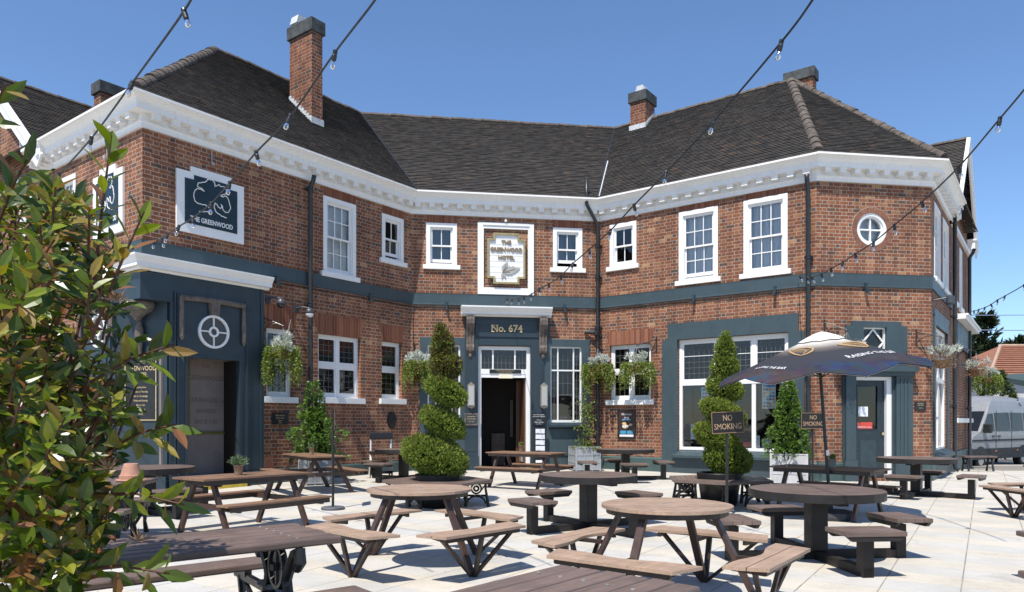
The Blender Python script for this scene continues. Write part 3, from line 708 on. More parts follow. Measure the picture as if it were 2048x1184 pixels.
# raised stiles and recessed-panel mouldings
for W, a, b in ((WL,CHL,2.6), (WE,LE-2.65,LE-CHE)):
    W.box(mb, a+.08, a+.11, .4, 4.1, PO, PO+.025); W.box(mb, b-.38, b-.35, .4, 4.1, PO, PO+.025)
frame_ring(mb, WL, .66, 2.28, .36, 4.06, .035, PO, PO+.03, .0)
frame_ring(mb, WL, .84, 2.12, .36, 2.83, .05, PO, PO+.02, .0)
frame_ring(mb, WE, LE-2.45, LE-1.15, .36, 4.06, .035, PO, PO+.03, .04)
WL.box(mb, CHL, .87, -.02, .36, PO, PO+.05); WL.box(mb, 2.09, 2.66, -.02, .36, PO, PO+.05); WE.box(mb, LE-2.7, LE-CHE, -.02, .36, PO, PO+.05); WK.box(mb, 0, WK.L, -.02, .36, .045, .095)
mb.build('porch_panel', TEAL_D, porch)
mb = MB(); WL.box(mb, .8, 2.16, -.05, .30, -.6, .2); k = mb.build('doorstep', noisy('porch_step', (.28,.27,.25), .2, 6, .85), porch)
mb = MB(); WL.box(mb, .8, 2.165, .0, .305, .202, .225); WL.box(mb, 1.35, 2.166, .303, .31, .05, .202); mb.build('step_edge', YELLOW, k)
# porch lobby: back wall with the old brewery sign, side reveals
mb = MB(); WL.box(mb, .6, 2.07, .3, 2.9, -.56, -.53); WL.box(mb, .4, .89, .3, 2.9, -.56, -.06); WL.box(mb, .6, 2.4, 2.79, 2.9, -.6, -.05); lob = mb.build('lobby_wall', PLASTER, porch)
mb = MB(); WL.box(mb, 2.07, 2.4, .2, 2.9, -.6, -.05); mb.build('lobby_reveal', DARK, porch)
mb = MB(); frame_ring(mb, WL, 1.20, 2.3, 1.18, 2.86, .06, -.53, -.50); mb.build('sign_frame', noisy('olive_frame', (.10,.09,.02), .2), lob)
for s_, z, h in (('THE',2.66,.12), ('GREENWOOD',2.40,.15), ('COURAGE&Co',1.92,.15), ('BREWERS',1.68,.13), ('SINCE 1787',1.45,.13)):
    text(s_, h, wm(WL, 1.65, z, -.528), mat('faint_letter', (.14,.09,.07), .8), parent=lob, ext=.002, sx=.85)  # low-contrast brown: lettering faint from the lobby shade, put into its colour
# porch cornice
sweep([lambda o: WE.a+WE.d*(LE-2.85)+WE.n*o, lambda o: inset(1,o), lambda o: WL.a+WL.d*2.80+WL.n*o],
      [(.0,4.42),(.10,4.42),(.12,4.46),(.22,4.47),(.22,4.55),(.24,4.57),(.27,4.62),(.30,4.66),(.30,4.69),(.0,4.72)], 'porch_cornice', WHITE)
mb = MB()
# round porch lights: four-part roundels
def roundel(W, u, z, r, o):
    fr = MB(); n = 36; fn = W.fn(); T = [2*PI*k/n for k in range(n)]
    c_ = lambda t, r_: (u+r_*math.cos(t), z+r_*math.sin(t))
    fr.ring([c_(t,r) for t in T], [c_(t,r*.86) for t in T], fn, o-.03, o+.05); fr.ring([c_(t,r*.32) for t in T], [c_(t,r*.2) for t in T], fn, o, o+.04)
    for k in range(4):
        a = k*PI/2; fr.bar(W.p(u+r*.3*math.cos(a), z+r*.3*math.sin(a), o+.02), W.p(u+r*.88*math.cos(a), z+r*.88*math.sin(a), o+.02), .028, .03, up=W.n)
    f = fr.build('round_window', WHITE, porch, uv=False)
    g_ = MB(); g_.prism([c_(t,r*.87) for t in T], fn, o-.005, o+.006); g_.build('pane', mat('dusky_pane', (.05,.042,.038), .15, .5), f, uv=False)
roundel(WL, 1.46, 3.35, .35, PO); roundel(WE, LE-1.68, 3.35, .35, PO)
# carved swags over the roundels and corner console
def swag(W, u, r):
    s_ = MB(); o = PO+.05
    s_.tube([W.p(u-.74,3.98,o), W.p(u-.2,4.0,o), W.p(u+.2,4.0,o), W.p(u+.72,3.98,o)], [.055,.06,.06,.055], 10)
    for q in (-.72, .70): s_.tube([W.p(u+q,4.0,o), W.p(u+q,3.55,o), W.p(u+q,3.2,o), W.p(u+q,3.12,o)], [.045,.05,.055,.02], 8)
    s_.prism([(u-.09,3.70),(u+.09,3.70),(u+.12,4.02),(u-.12,4.02)], W.fn(), PO, PO+.09); return s_.build('carved_swag', STONE, porch, uv=False)
swag(WL, 1.46, .35); swag(WE, LE-1.75, .35)
cc = WK.p(WK.L/2, 0, .16)
mb = MB(); mb.lathe([(.02,3.48),(.06,3.50),(.09,3.56),(.16,3.62),(.26,3.68),(.32,3.76),(.33,3.84),(.30,3.86)], 20, cc)
mb.lathe([(.01,2.55),(.035,2.66),(.05,2.80),(.07,3.0),(.085,3.2),(.08,3.34),(.05,3.42),(.045,3.5)], 12, WK.p(WK.L/2,0,.12)); mb.build('corner_console', STONE, porch, uv=False, smooth=True)

# ------------------------------------------------------------------ roof
EZ, EO, RD = 7.79, .36, 4.234; RZ = 11.534
eave = {i: inset(i, EO) for i in (1,2,3,4,5)}
def up(v, z): return Vector((v.x, v.y, z))
R1 = up(inset(1, EO-RD), RZ); R2 = up(inset(2, EO-RD), RZ); R3 = up(inset(3, EO-RD), RZ)
R4 = up((inset(4, EO-RD)+inset(5, EO-RD))/2, RZ)
def clip(poly, ax, lo, hi):
    def half(P, s, c):
        out = []
        for i in range(len(P)):
            a, b = P[i], P[(i+1) % len(P)]; da, db = s*(a.dot(ax)-c), s*(b.dot(ax)-c)
            if da >= 0: out.append(a)
            if (da > 0 > db) or (da < 0 < db): out.append(a + (b-a)*(da/(da-db)))
        return out
    P = half(poly, 1, lo)
    return half(P, -1, hi) if P else []
def tiled(poly, parent=PUB, name='roof_slope', g_=.1, step=.024, m=TILE, seed=0):
    """courses of tiles: each course a strip tipped up at its lower edge, with slight unevenness"""
    rr = random.Random(seed); N = (poly[1]-poly[0]).cross(poly[2]-poly[0]).normalized()
    if N.z < 0: N = -N
    t = Vector((-N.y, N.x, 0)).normalized(); b = N.cross(t)
    if b.z < 0: b = -b
    lo, hi = min(p.dot(b) for p in poly), max(p.dot(b) for p in poly); mb = MB()
    rows = []; z = lo; tmin, tmax = min(p.dot(t) for p in poly), max(p.dot(t) for p in poly)
    while z < hi - .01:
        seg = tmin
        strip = clip(poly, b, z, min(hi, z+g_))
        if len(strip) >= 3:
            s0, s1 = min(p.dot(t) for p in strip), max(p.dot(t) for p in strip); k = s0; jz = rr.uniform(-.003,.004)
            prev = jz
            while k < s1 - .001:
                k2 = min(s1, k + rr.uniform(.3,.9)); piece = clip(strip, t, k, k2)
                if len(piece) >= 3:
                    dz = rr.uniform(-.004,.006)
                    top = [p + N*((step*(1-(p.dot(b)-z)/g_)) + dz + .004) for p in piece]
                    n = len(piece); mb.add(top, [tuple(range(n))]); rows.append((z-lo, 0))
                    e0, e1 = None, None
                    low = sorted([i for i in range(n) if piece[i].dot(b) < z+.002], key=lambda i: piece[i].dot(t))
                    if len(low) >= 2: mb.add([top[low[0]], top[low[-1]], piece[low[-1]]-N*.006, piece[low[0]]-N*.006], [(0,1,2,3)]); rows.append((z-lo, 1))
                k = k2
        z += g_
    o = mb.build(name, m, parent)
    # tile pattern runs in slope metres whichever way the faces point
    me = o.data; lay = me.uv_layers[0].data
    for L_ in me.loops: q_ = me.vertices[L_.vertex_index].co; lay[L_.index].uv = (q_.dot(t), q_.dot(b)-lo+.001)
    for p in me.polygons:
        r_, lip = rows[p.index]; r_ = round(r_/g_)*g_
        for li in p.loop_indices: u_, v_ = lay[li].uv; lay[li].uv = (u_, r_+(.045 if lip else min(max(v_-r_, .002), .098)))
    return o
e = {i: up(eave[i], EZ) for i in eave}
eBL = up(eave[1] - WE.d*2*RD, EZ); eBR = up(eave[5] + WS.d*2*RD, EZ)
tiled([e[1], e[2], R2, R1], seed=1); tiled([e[2], e[3], R3, R2], seed=2); tiled([e[3], e[4], R4, R3], seed=3); tiled([e[4], e[5], R4], seed=4)
tiled([eBL, e[1], R1], seed=5); tiled([e[5], eBR, R4], seed=6)
mb = MB()   # rear slopes and boarding
b1, b2, b3 = up(inset(1, EO-2*RD), EZ), up(inset(2, EO-2*RD), EZ), up(inset(3, EO-2*RD), EZ)
mb.add([R1, R2, b2, eBL], [(0,1,2,3)]); mb.add([R2, R3, b3, b2], [(0,1,2,3)]); mb.add([R3, R4, eBR, b3], [(0,1,2,3)])
mb.build('rear_slope', TILE, PUB)
def ridge(a, b, name='ridge_tiles', r=.13, L=.33, lift=.0):
    a, b = Vector(a), Vector(b); n = max(2, round((b-a).length/L)); mb = MB(); d = (b-a).normalized()
    side = d.cross(Vector((0,0,1))).normalized(); upv = side.cross(d).normalized(); rr = random.Random(int(a.x*10))
    for i in range(n):
        p, q = a+(b-a)*(i/n), a+(b-a)*((i+.97)/n); js = rr.uniform(-.012,.012)
        base = len(mb.v)
        for P_, rad in ((p, r*1.07), (q, r*.95)):
            for k in range(9):
                th = PI*k/8 ; mb.v.append(P_ + side*(math.cos(th)*rad) + upv*(math.sin(th)*rad*.95 - .04 + lift + js))
        for k in range(8): mb.f.append([base+k, base+k+1, base+9+k+1, base+9+k]); mb.m.append(0)
        mb.f.append([base+k for k in range(9)]); mb.m.append(0)
    mb.tube([a-upv*.05, b-upv*.05], r*.62, 8); return mb.build(name, RIDGE, PUB, uv=False)
ridge(e[1]+(R1-e[1])*.02, R1); ridge(R1, R2, r=.10); ridge(R2, R3, r=.10); ridge(R3, R4, r=.10); ridge(e[4]+(R4-e[4])*.02, R4); ridge(e[5]+(R4-e[5])*.02, R4)
mb = MB()   # valley gutters
for i, q in ((2, R2), (3, R3)):
    mb.tube([e[i]+Vector((0,0,.02)), q+Vector((0,0,.01))], .028, 6)
mb.build('valley_gutter', GUTTER, PUB, uv=False)
mb = MB(); mb.tube([e[3]+Vector((.05,0,.04)), e[3]+(R3-e[3])*.45+Vector((.05,-.02,.06))], .02, 6); mb.build('valley_flashing', LEAD, PUB, uv=False)

# side gables rising behind the hips
def gable(W, u0, u1, zr, back, out, side):
    um = (u0+u1)/2; f = W.fn(); z0 = 7.72
    mb = MB(); mb.prism([(u0,z0),(u1,z0),(um,zr-.1)], f, -.3, -.02); mb.build('gable_wall', BRICK, PUB)
    A, B, T = W.p(u0-.35,z0-.28,out), W.p(u1+.35,z0-.28,out), W.p(um,zr,out)
    back_v = -W.n*back
    tiled([A, T, T+back_v, A+back_v], seed=8+side); tiled([B+back_v, T+back_v, T, B], seed=9+side)
    ridge(T+Vector((0,0,.02)), T+back_v+Vector((0,0,.02)), r=.09)
    mb = MB()
    for P_, s_ in ((A,1), (B,-1)):
        mb.bar(P_+Vector((0,0,-.10))+W.n*.01, T+Vector((0,0,-.10))+W.n*.01, .34, .05, up=W.n)
        mb.bar(P_+Vector((0,0,-.0))+W.n*.05, T+Vector((0,0,-.0))+W.n*.05, .09, .06, up=W.n)
    mb.build('bargeboard', WHITE, PUB)
    mb = MB()
    for a, b in ((u0-.4, u0+.5), (u1-.5, u1+.4)):
        W.box(mb, a, b, 7.42, 7.70, -.02, out+.03); W.box(mb, a-.04, b+.04, 7.70, 7.76, -.02, out+.08); W.box(mb, a, b, 7.22, 7.42, -.02, .08)
        for k in range(3): W.box(mb, a+.1+.25*k, a+.2+.25*k, 7.34, 7.42, .08, out-.05)
    W.box(mb, u0+.5, u1-.5, 7.22, 7.36, -.01, .08); mb.build('gable_return', WHITE_OLD, PUB)
gable(WS, 4.15, 9.7, 10.5, 9, .2, 0); gable(WE, LE-10.4, LE-4.35, 10.25, 9, .3, 4)
# scrolled gable ornament, left
mb = MB(); gp = WE.p(LE-5.6, 8.3, .05); mb.tube([WE.p(LE-5.55+.18*math.cos(t), 8.25+.34*math.sin(t), .06) for t in [k*2*PI/14 for k in range(15)]], .05, 8); mb.build('gable_ornament', WHITE, PUB, uv=False)

# ------------------------------------------------------------------ chimneys
def chimney(W, u0, u1, i0, i1, zb, zt, capz, pots=(), flash=True):
    """u along the wing, i inwards from the wall"""
    mb = MB(); W.box(mb, u0, u1, zb, zt, -i1, -i0); c = mb.build('chimney', BRICK_SOOT, PUB)
    mb = MB(); W.box(mb, u0-.06, u1+.06, zt, capz, -i1-.06, -i0+.06); mb.build('chimney_cap', COPING, c, bevel=.015)
    for (u, i) in pots:
        mb = MB(); W.box(mb, u-.13, u+.13, capz, capz+.06, -i-.13, -i+.13)
        P_ = [(-.17,0),(.17,0),(.11,.22),(-.11,.22)]; mb.prism([(u+a, capz+.06+b) for a, b in P_], W.fn(), -i-.15, -i+.15); mb.build('chimney_pot', LEAD, c)
    if flash:
        mb = MB(); sl_ = (RZ-EZ)/RD
        zf = lambda i: EZ+sl_*(EO+i)
        W.box(mb, u0-.03, u1+.03, zf(i0)-.1, zf(i0)+.16, -i0-.02, -i0+.03)
        n = 9
        for s_, ua, ub in ((0, u0-.025, u0-.002), (1, u1+.002, u1+.025)):
            for k in range(n):
                a, b = i0+(i1-i0)*k/n, i0+(i1-i0)*(k+1)/n; W.box(mb, ua-.0, ub, zf(a)-.1, zf(b)+.10, -b, -a)
        mb.build('lead_flashing', LEAD, c)
    return c
chimney(WL, 5.17, 5.52, 1.42, 2.36, 8.6, 11.80, 12.15, [(5.30,2.15)])
chimney(WR, -.74, -.20, 3.35, 4.05, 10.2, 11.98, 12.32, [(-.5,3.7)])
chimney(WR, 3.72, 4.55, 5.25, 5.65, 9.5, 12.12, 12.44, flash=False)
chimney(WL, 2.15, 3.3, 6.6, 7.0, 8, 10.48, 10.80, flash=False)

# ------------------------------------------------------------------ rainwater pipes
def pipe(W, u, z0, z1, o=.12, r=.05, lab='', hop=True, collars=(), top_off=None):
    P_ = []
    if top_off: P_ = [W.p(u+top_off, z1, .52), W.p(u+top_off, z1-.72, .52), W.p(u+top_off*.8, z1-.82, .45), W.p(u, z1-1.25, o)]
    else: P_ = [W.p(u, z1, o+.14), W.p(u, z1-.12, o+.1), W.p(u, z1-.3, o)]
    mb = MB(); mb.tube(P_ + [W.p(u, z0+.2, o), W.p(u, z0+.1, o+.02), W.p(u, z0+.04, o+.1)], r, 12)
    t = mb.build('downpipe', GUTTER, None, uv=False, smooth=True)
    tag(t, lab, 'drainpipe', 'black rainwater pipes on the pub walls')
    for z in collars:
        m2 = MB(); q = W.p(u, z, o); m2.lathe([(r,-.05),(r+.018,-.045),(r+.018,-.02),(r+.006,-.015),(r+.006,.015),(r+.018,.02),(r+.018,.045),(r,.05)], 12, q); W.box(m2, u-.09, u+.09, z-.02, z+.02, .0, o-.03)
        for s_ in (-1, 1): m2.lathe([(.014,-.02),(.014,.02)], 6, W.p(u+.085*s_, z, o-.02))
        m2.build('pipe_collar', GUTTER, t, uv=False)
    return t
pipe(WL, 3.93, .1, 7.3, .12, .055, 'black drainpipe on the left wing between the greenwood sign and the tall sash window', collars=(1.5,4.25,7.0))
pp = pipe(WR, .02, .15, 8.35, .13, .05, 'black drainpipe in the corner right of the entrance, rising past the cornice', collars=(1.3,3.9,4.15,5.6,6.5), top_off=-.13)
pipe(WR, 5.80, .1, 7.35, .12, .055, 'black drainpipe beside the large right wing window and chamfered corner', collars=(1.4,3.0,5.4))
pipe(WS, 4.05, .0, 7.6, .12, .055, 'nearer black drainpipe on the receding right side wall', collars=(.35,1.9,4.5))
pipe(WS, 8.6, -.2, 7.3, .12, .055, 'farther black drainpipe on the receding right side wall', collars=(1.9,4.3))
# side wall: shop window surround, ledges, fascia board
sw = holed(WS, .35, 3.45, 0, 4.3, [(.6,3.2,.66,3.9)], -.02, .04, 'window_surround', TEAL)
mb = MB(); mb.prism([(-.1,.72),(.16,.6),(.16,.52),(-.0,.48)], lambda x, z, o: WS.p(o, z, x+.04), .5, 3.3); mb.build('window_ledge', TEAL, sw)
mb = MB(); frame_ring(mb, WS, .6, 3.2, .68, 3.9, .09, -.16, -.05); WS.box(mb, .69, 3.11, 2.5, 2.62, -.16, -.05); WS.box(mb, 1.85, 1.95, .77, 3.8, -.15, -.06); k = mb.build('window', WHITE, sw); sheet(WS, .65, 3.15, .7, 3.85, -.12, 'pane', GLASS, k)
mb = MB(); WS.box(mb, 5.0, 9.6, 3.75, 4.5, .0, .10); sweepz = mb.build('fascia_board', TEAL_D, PUB)
mb = MB(); WS.box(mb, 4.9, 9.7, 4.52, 4.62, .0, .32); WS.box(mb, 4.9, 9.7, 4.62, 4.68, .0, .38); mb.build('fascia_cornice', WHITE, PUB)
mb = MB(); WS.box(mb, 5.0, 10.1, 1.42, 1.56, -.01, .12); mb.build('window_ledge', WHITE, PUB)
# air bricks
for W, a, b, c, d in ((WL,2.73,2.97,.42,.66), (WR,.0,.26,.5,.72)):
    mb = MB(); frame_ring(mb, W, a+.0, b+.0, c, d, .02, -.01, .012)
    for k in range(1,7): u = a+(b-a)*k/7; W.box(mb, u-.006, u+.006, c+.02, d-.02, -.01, .008); z = c+(d-c)*k/7; W.box(mb, a+.02, b-.02, z-.006, z+.006, -.01, .006)
    mb.build('air_brick', noisy('terracotta_vent', (.34,.15,.09), .2, 10, .8), PUB)
# ------------------------------------------------------------------ ground, road
def paving_mat():
    m = mat('pale_stone_paving', rough=.75, spec=.25); g = G(m)
    tc = g.n('TexCoord').outputs['Object']; mp = g.n('Mapping'); mp.inputs['Rotation'].default_value = (0,0,R(33)); mp.inputs['Location'].default_value = (.18,.1,0)
    g.l(tc, mp.inputs[0]); sp = g.n('SeparateXYZ'); g.l(mp.outputs[0], sp.inputs[0])
    vr = g.math('DIVIDE', sp.outputs[1], .45); row = g.math('FLOOR', vr); fv = g.math('FRACT', vr)
    ur = g.math('DIVIDE', sp.outputs[0], .60); cell = g.math('FLOOR', ur); fu = g.math('FRACT', ur)
    idv = g.n('CombineXYZ'); g.l(cell, idv.inputs[0]); g.l(row, idv.inputs[1]); wn = g.n('TexWhiteNoise', noise_dimensions='3D'); g.l(idv.outputs[0], wn.inputs['Vector'])
    par = g.math('MODULO', g.math('ABSOLUTE', row), 2.)
    f = g.math('ADD', g.math('MULTIPLY', par, .55), g.math('MULTIPLY', wn.outputs['Value'], .42))
    col = g.ramp(f, [(0, (.47,.465,.44)), (.38, (.49,.475,.44)), (.6, (.51,.48,.42)), (1, (.53,.49,.42))])
    col = g.mix(1., col, g.ramp(g.noise(tc, 38, 5, .75), [(.2, (.87,.86,.85)), (.75, (1.1,1.1,1.1))]), 'MULTIPLY')
    col = g.mix(1., col, g.ramp(g.noise(tc, 1.1, 5, .7), [(.3, (.84,.84,.83)), (.6, (1.04,1.04,1.04))]), 'MULTIPLY')
    stn = g.ramp(g.noise(tc, .7, 6, .8), [(.55, (1,1,1)), (.72, (.78,.77,.74))]); col = g.mix(1., col, stn, 'MULTIPLY')
    vs = g.n('TexVoronoi', i_Scale=2.1); g.l(tc, vs.inputs['Vector']); gum = g.ramp(vs.outputs['Distance'], [(.035, (.6,.6,.6)), (.05, (0,0,0))]); col = g.mix(gum, col, (.24,.23,.21))
    spots = g.ramp(g.noise(tc, 4.3, 3, .9), [(.68, (0,0,0)), (.72, (.8,.8,.8))]); col = g.mix(spots, col, (.20,.19,.17))
    eu = g.math('MULTIPLY', g.math('MINIMUM', fu, g.math('SUBTRACT', 1., fu)), .60); ev = g.math('MULTIPLY', g.math('MINIMUM', fv, g.math('SUBTRACT', 1., fv)), .45)
    wob = g.math('MULTIPLY', g.math('SUBTRACT', g.noise(tc, 7, 3), .5), .006)
    ju = g.ramp(g.math('ADD', eu, wob), [(.0035, (1,1,1)), (.008, (0,0,0))]); jv = g.ramp(g.math('ADD', ev, wob), [(.001, (.45,.45,.45)), (.005, (0,0,0))])
    jj = g.math('MAXIMUM', ju, jv); dirt = g.math('MULTIPLY', jj, g.ramp(g.noise(tc, 2.2, 4), [(.3, (.25,.25,.25)), (.62, (.95,.95,.95))]))
    col = g.mix(dirt, col, (.16,.14,.10)); g.color(col)
    h = g.math('ADD', g.math('SUBTRACT', 1., jj), g.math('MULTIPLY', g.noise(tc, 90, 3), .25)); g.bump(h, .35, .004)
    return m
PAVE = paving_mat()
def terrain(x0, x1, y0, y1, nx, ny, f, name, m):
    mb = MB()
    for j in range(ny+1):
        for i in range(nx+1):
            x, y = x0+(x1-x0)*i/nx, y0+(y1-y0)*j/ny; mb.v.append(Vector((x, y, f(x, y))))
    for j in range(ny):
        for i in range(nx):
            a = j*(nx+1)+i; mb.f.append([a, a+1, a+nx+2, a+nx+1]); mb.m.append(0)
    return structure(mb.build(name, m, uv=False))
terrain(-30, 40, -12, 29, 70, 82, gz, 'paving', PAVE)
def strip_mat():
    m = mat('banded_grey', rough=.8, spec=.2); g = G(m); tc = g.n('TexCoord').outputs['Object']; sp = g.n('SeparateXYZ'); mp = g.n('Mapping'); mp.inputs['Rotation'].default_value = (0,0,R(4)); g.l(tc, mp.inputs[0]); g.l(mp.outputs[0], sp.inputs[0])
    f = g.math('DIVIDE', sp.outputs[1], .42); wn = g.n('TexWhiteNoise', noise_dimensions='1D'); g.l(g.math('FLOOR', f), wn.inputs['W'])
    c = g.ramp(wn.outputs['Value'], [(0, (.20,.19,.17)), (1, (.30,.27,.23))]); fr = g.math('FRACT', f)
    c = g.mix(g.ramp(fr, [(.03, (1,1,1)), (.06, (0,0,0))]), c, (.09,.085,.08)); g.color(c); return m
terrain(15.2, 40, 22.6, 28.6, 20, 12, lambda x, y: gz(x, y)+.004, 'banded_strip', strip_mat())  # darker banded grey-brown strip in front of the road
ASPH = noisy('asphalt', (.075,.077,.08), .25, 3, .85, .25, .4, 90)
mb = MB(); mb.add([(-400,29,-.42),(400,29,-.42),(400,900,-.42),(-400,900,-.42)], [(0,1,2,3)]); structure(mb.build('road', ASPH))
mb = MB(); mb.add([(-400,-400,-.6),(400,-400,-.6),(400,29,-.6),(-400,29,-.6)], [(0,1,2,3)]); structure(mb.build('ground', noisy('far_ground', (.25,.24,.22), .2, 1, .9)))
mb = MB(); mb.box((9, 28.95, -.6), (40, 29.1, -.262)); structure(mb.build('kerb', noisy('kerb_stone', (.3,.29,.27), .2, 4, .85)))
mb = MB(); mb.box((16, 36, -.42), (60, 60, -.28)); structure(mb.build('far_pavement', noisy('far_paving', (.3,.29,.27), .2, 4, .85)))

# ------------------------------------------------------------------ furniture materials
def plank_mat(name, a, b, rough=.5, grain=(1.2, 28, 28), spec=.4, sheen=0):
    m = mat(name, a, rough, spec); g = G(m); tc = g.n('TexCoord').outputs['Object']; mp = g.n('Mapping'); mp.inputs['Scale'].default_value = grain; g.l(tc, mp.inputs[0])
    oi = g.n('ObjectInfo'); isl = g.n('NewGeometry').outputs['Random Per Island']
    f = g.noise(mp.outputs[0], 2.2, 6, .65); c = g.ramp(f, [(.28, a), (.72, b)])
    c = g.mix(1., c, g.ramp(isl, [(0, (.86,.86,.86)), (1, (1.12,1.1,1.08))]), 'MULTIPLY')
    c = g.mix(1., c, g.ramp(g.noise(tc, 3.1, 5, .7), [(.3, (.80,.80,.80)), (.65, (1.08,1.07,1.06))]), 'MULTIPLY')
    g.color(c); g.l(g.ramp(g.noise(tc, 6, 3), [(.3, (rough-.1,)*3), (.7, (rough+.14,)*3)]), g.b.inputs['Roughness']); g.bump(f, .22, .003); return m
W_DARK = plank_mat('dark_plank', (.115,.083,.070), (.205,.150,.128), .40)
W_EDGE = plank_mat('black_stained_wood', (.012,.011,.011), (.028,.024,.022), .5)
W_TAN = plank_mat('tan_composite_plank', (.30,.205,.145), (.44,.32,.24), .5)
W_BRN = plank_mat('brown_composite_plank', (.17,.098,.060), (.265,.16,.102), .5)
FRM = noisy('brown_painted_steel', (.060,.034,.026), .25, 6, .42, .5)
FRM_D = noisy('dark_brown_frame', (.030,.018,.014), .3, 6, .45, .5)
BOLT = noisy('zinc_bolt', (.45,.45,.43), .2, 20, .35, .5, metal=.6)

# ---- pedestal tables with four plank seats
def pedestal_table(label, x, y, rz, r=.67):
    t = thing('pedestal_table', label, 'table', (x, y, gz(x, y)), rz, 'dark round pedestal tables with four plank seats')
    # plank disc
    mb = MB(); n = 9; wdt = 2*r/n
    for k in range(n):
        y0, y1 = -r+wdt*k+.004, -r+wdt*(k+1)-.004; P_ = []
        m_ = 8
        f = lambda yy: math.sqrt(max(0, r*r-yy*yy))
        ys = [y0+(y1-y0)*i/m_ for i in range(m_+1)]
        P_ = [(f(q), q) for q in ys] + [(-f(q), q) for q in reversed(ys)]
        mb.prism(P_, lambda a, b, o: (a, b, o), .698, .74)
    mb.build('tabletop', W_DARK, t)
    mb = MB(); N = 44; T = [2*PI*k/N for k in range(N)]
    mb.ring([(r*1.004*math.cos(a), r*1.004*math.sin(a)) for a in T], [(r*.97*math.cos(a), r*.97*math.sin(a)) for a in T], lambda a, b, o: (a, b, o), .652, .738)
    mb.box((-r*.82, -.05, .62), (r*.82, .05, .69)); mb.box((-.05, -r*.82, .615), (.05, r*.82, .652)); mb.build('rim', W_EDGE, t, uv=False)
    mb = MB(); mb.box((-.09,-.09,.09), (.09,.09,.63)); mb.build('pedestal', W_EDGE, t, bevel=.008)
    mb = MB(); R_ = .98
    mb.box((-R_, -.05, .0), (R_, .05, .09)); mb.box((-.05, -R_, .001), (.05, -.052, .091)); mb.box((-.05, .052, .001), (.05, R_, .091)); mb.build('base_beam', W_EDGE, t)
    for k in range(4):
        a = k*PI/2; M = Matrix.Rotation(a, 4, 'Z')
        mb = MB(); mb.box((R_-.11, -.055, .0), (R_, .055, .36)); 
        for v in mb.v: v.xyz = (M @ v)
        mb.build('seat_post', W_EDGE, t)
        s = MB(); 
        for q in range(4): s.box((R_-.055-.20+.1*q+.003, -.29, .405), (R_-.055-.20+.1*(q+1)-.003, .29, .447))
        for v in s.v: v.xyz = (M @ v)
        so_ = s.build('seat', W_DARK, t, bevel=.003)
        s = MB()
        for sx in (-1, 1):
            s.prism([(-.23,.36),(.23,.36),(.285,.405),(-.285,.405)], lambda a_, z, o, sx=sx: (R_-.055+sx*.17+o, a_, z), -.02, .02)
        for v in s.v: v.xyz = (M @ v)
        s.build('seat_bearer', W_EDGE, t)
    return t
pedestal_table('dark round pedestal table at mid terrace, in front of the entrance picnic table', 1.04, 9.95, R(33), .66)
pedestal_table('dark round pedestal table at the front right, beside the black umbrella base', 3.24, 7.78, R(5), .675)
pedestal_table('dark round pedestal table under the afternoon deals poster on the brick wall', 2.72, 17.5, R(4), .69)
pedestal_table('dark round pedestal table in front of the chamfered side door at the right corner', 7.9, 14.25, R(48), .70)
pedestal_table('dark round pedestal table beside the corner porch, half hidden by the red-tipped shrub', -5.74, 11.5, R(52), .69)
pedestal_table('dark round pedestal table behind the left spiral topiary, near the high chair', -2.6, 17.5, R(61), .68)

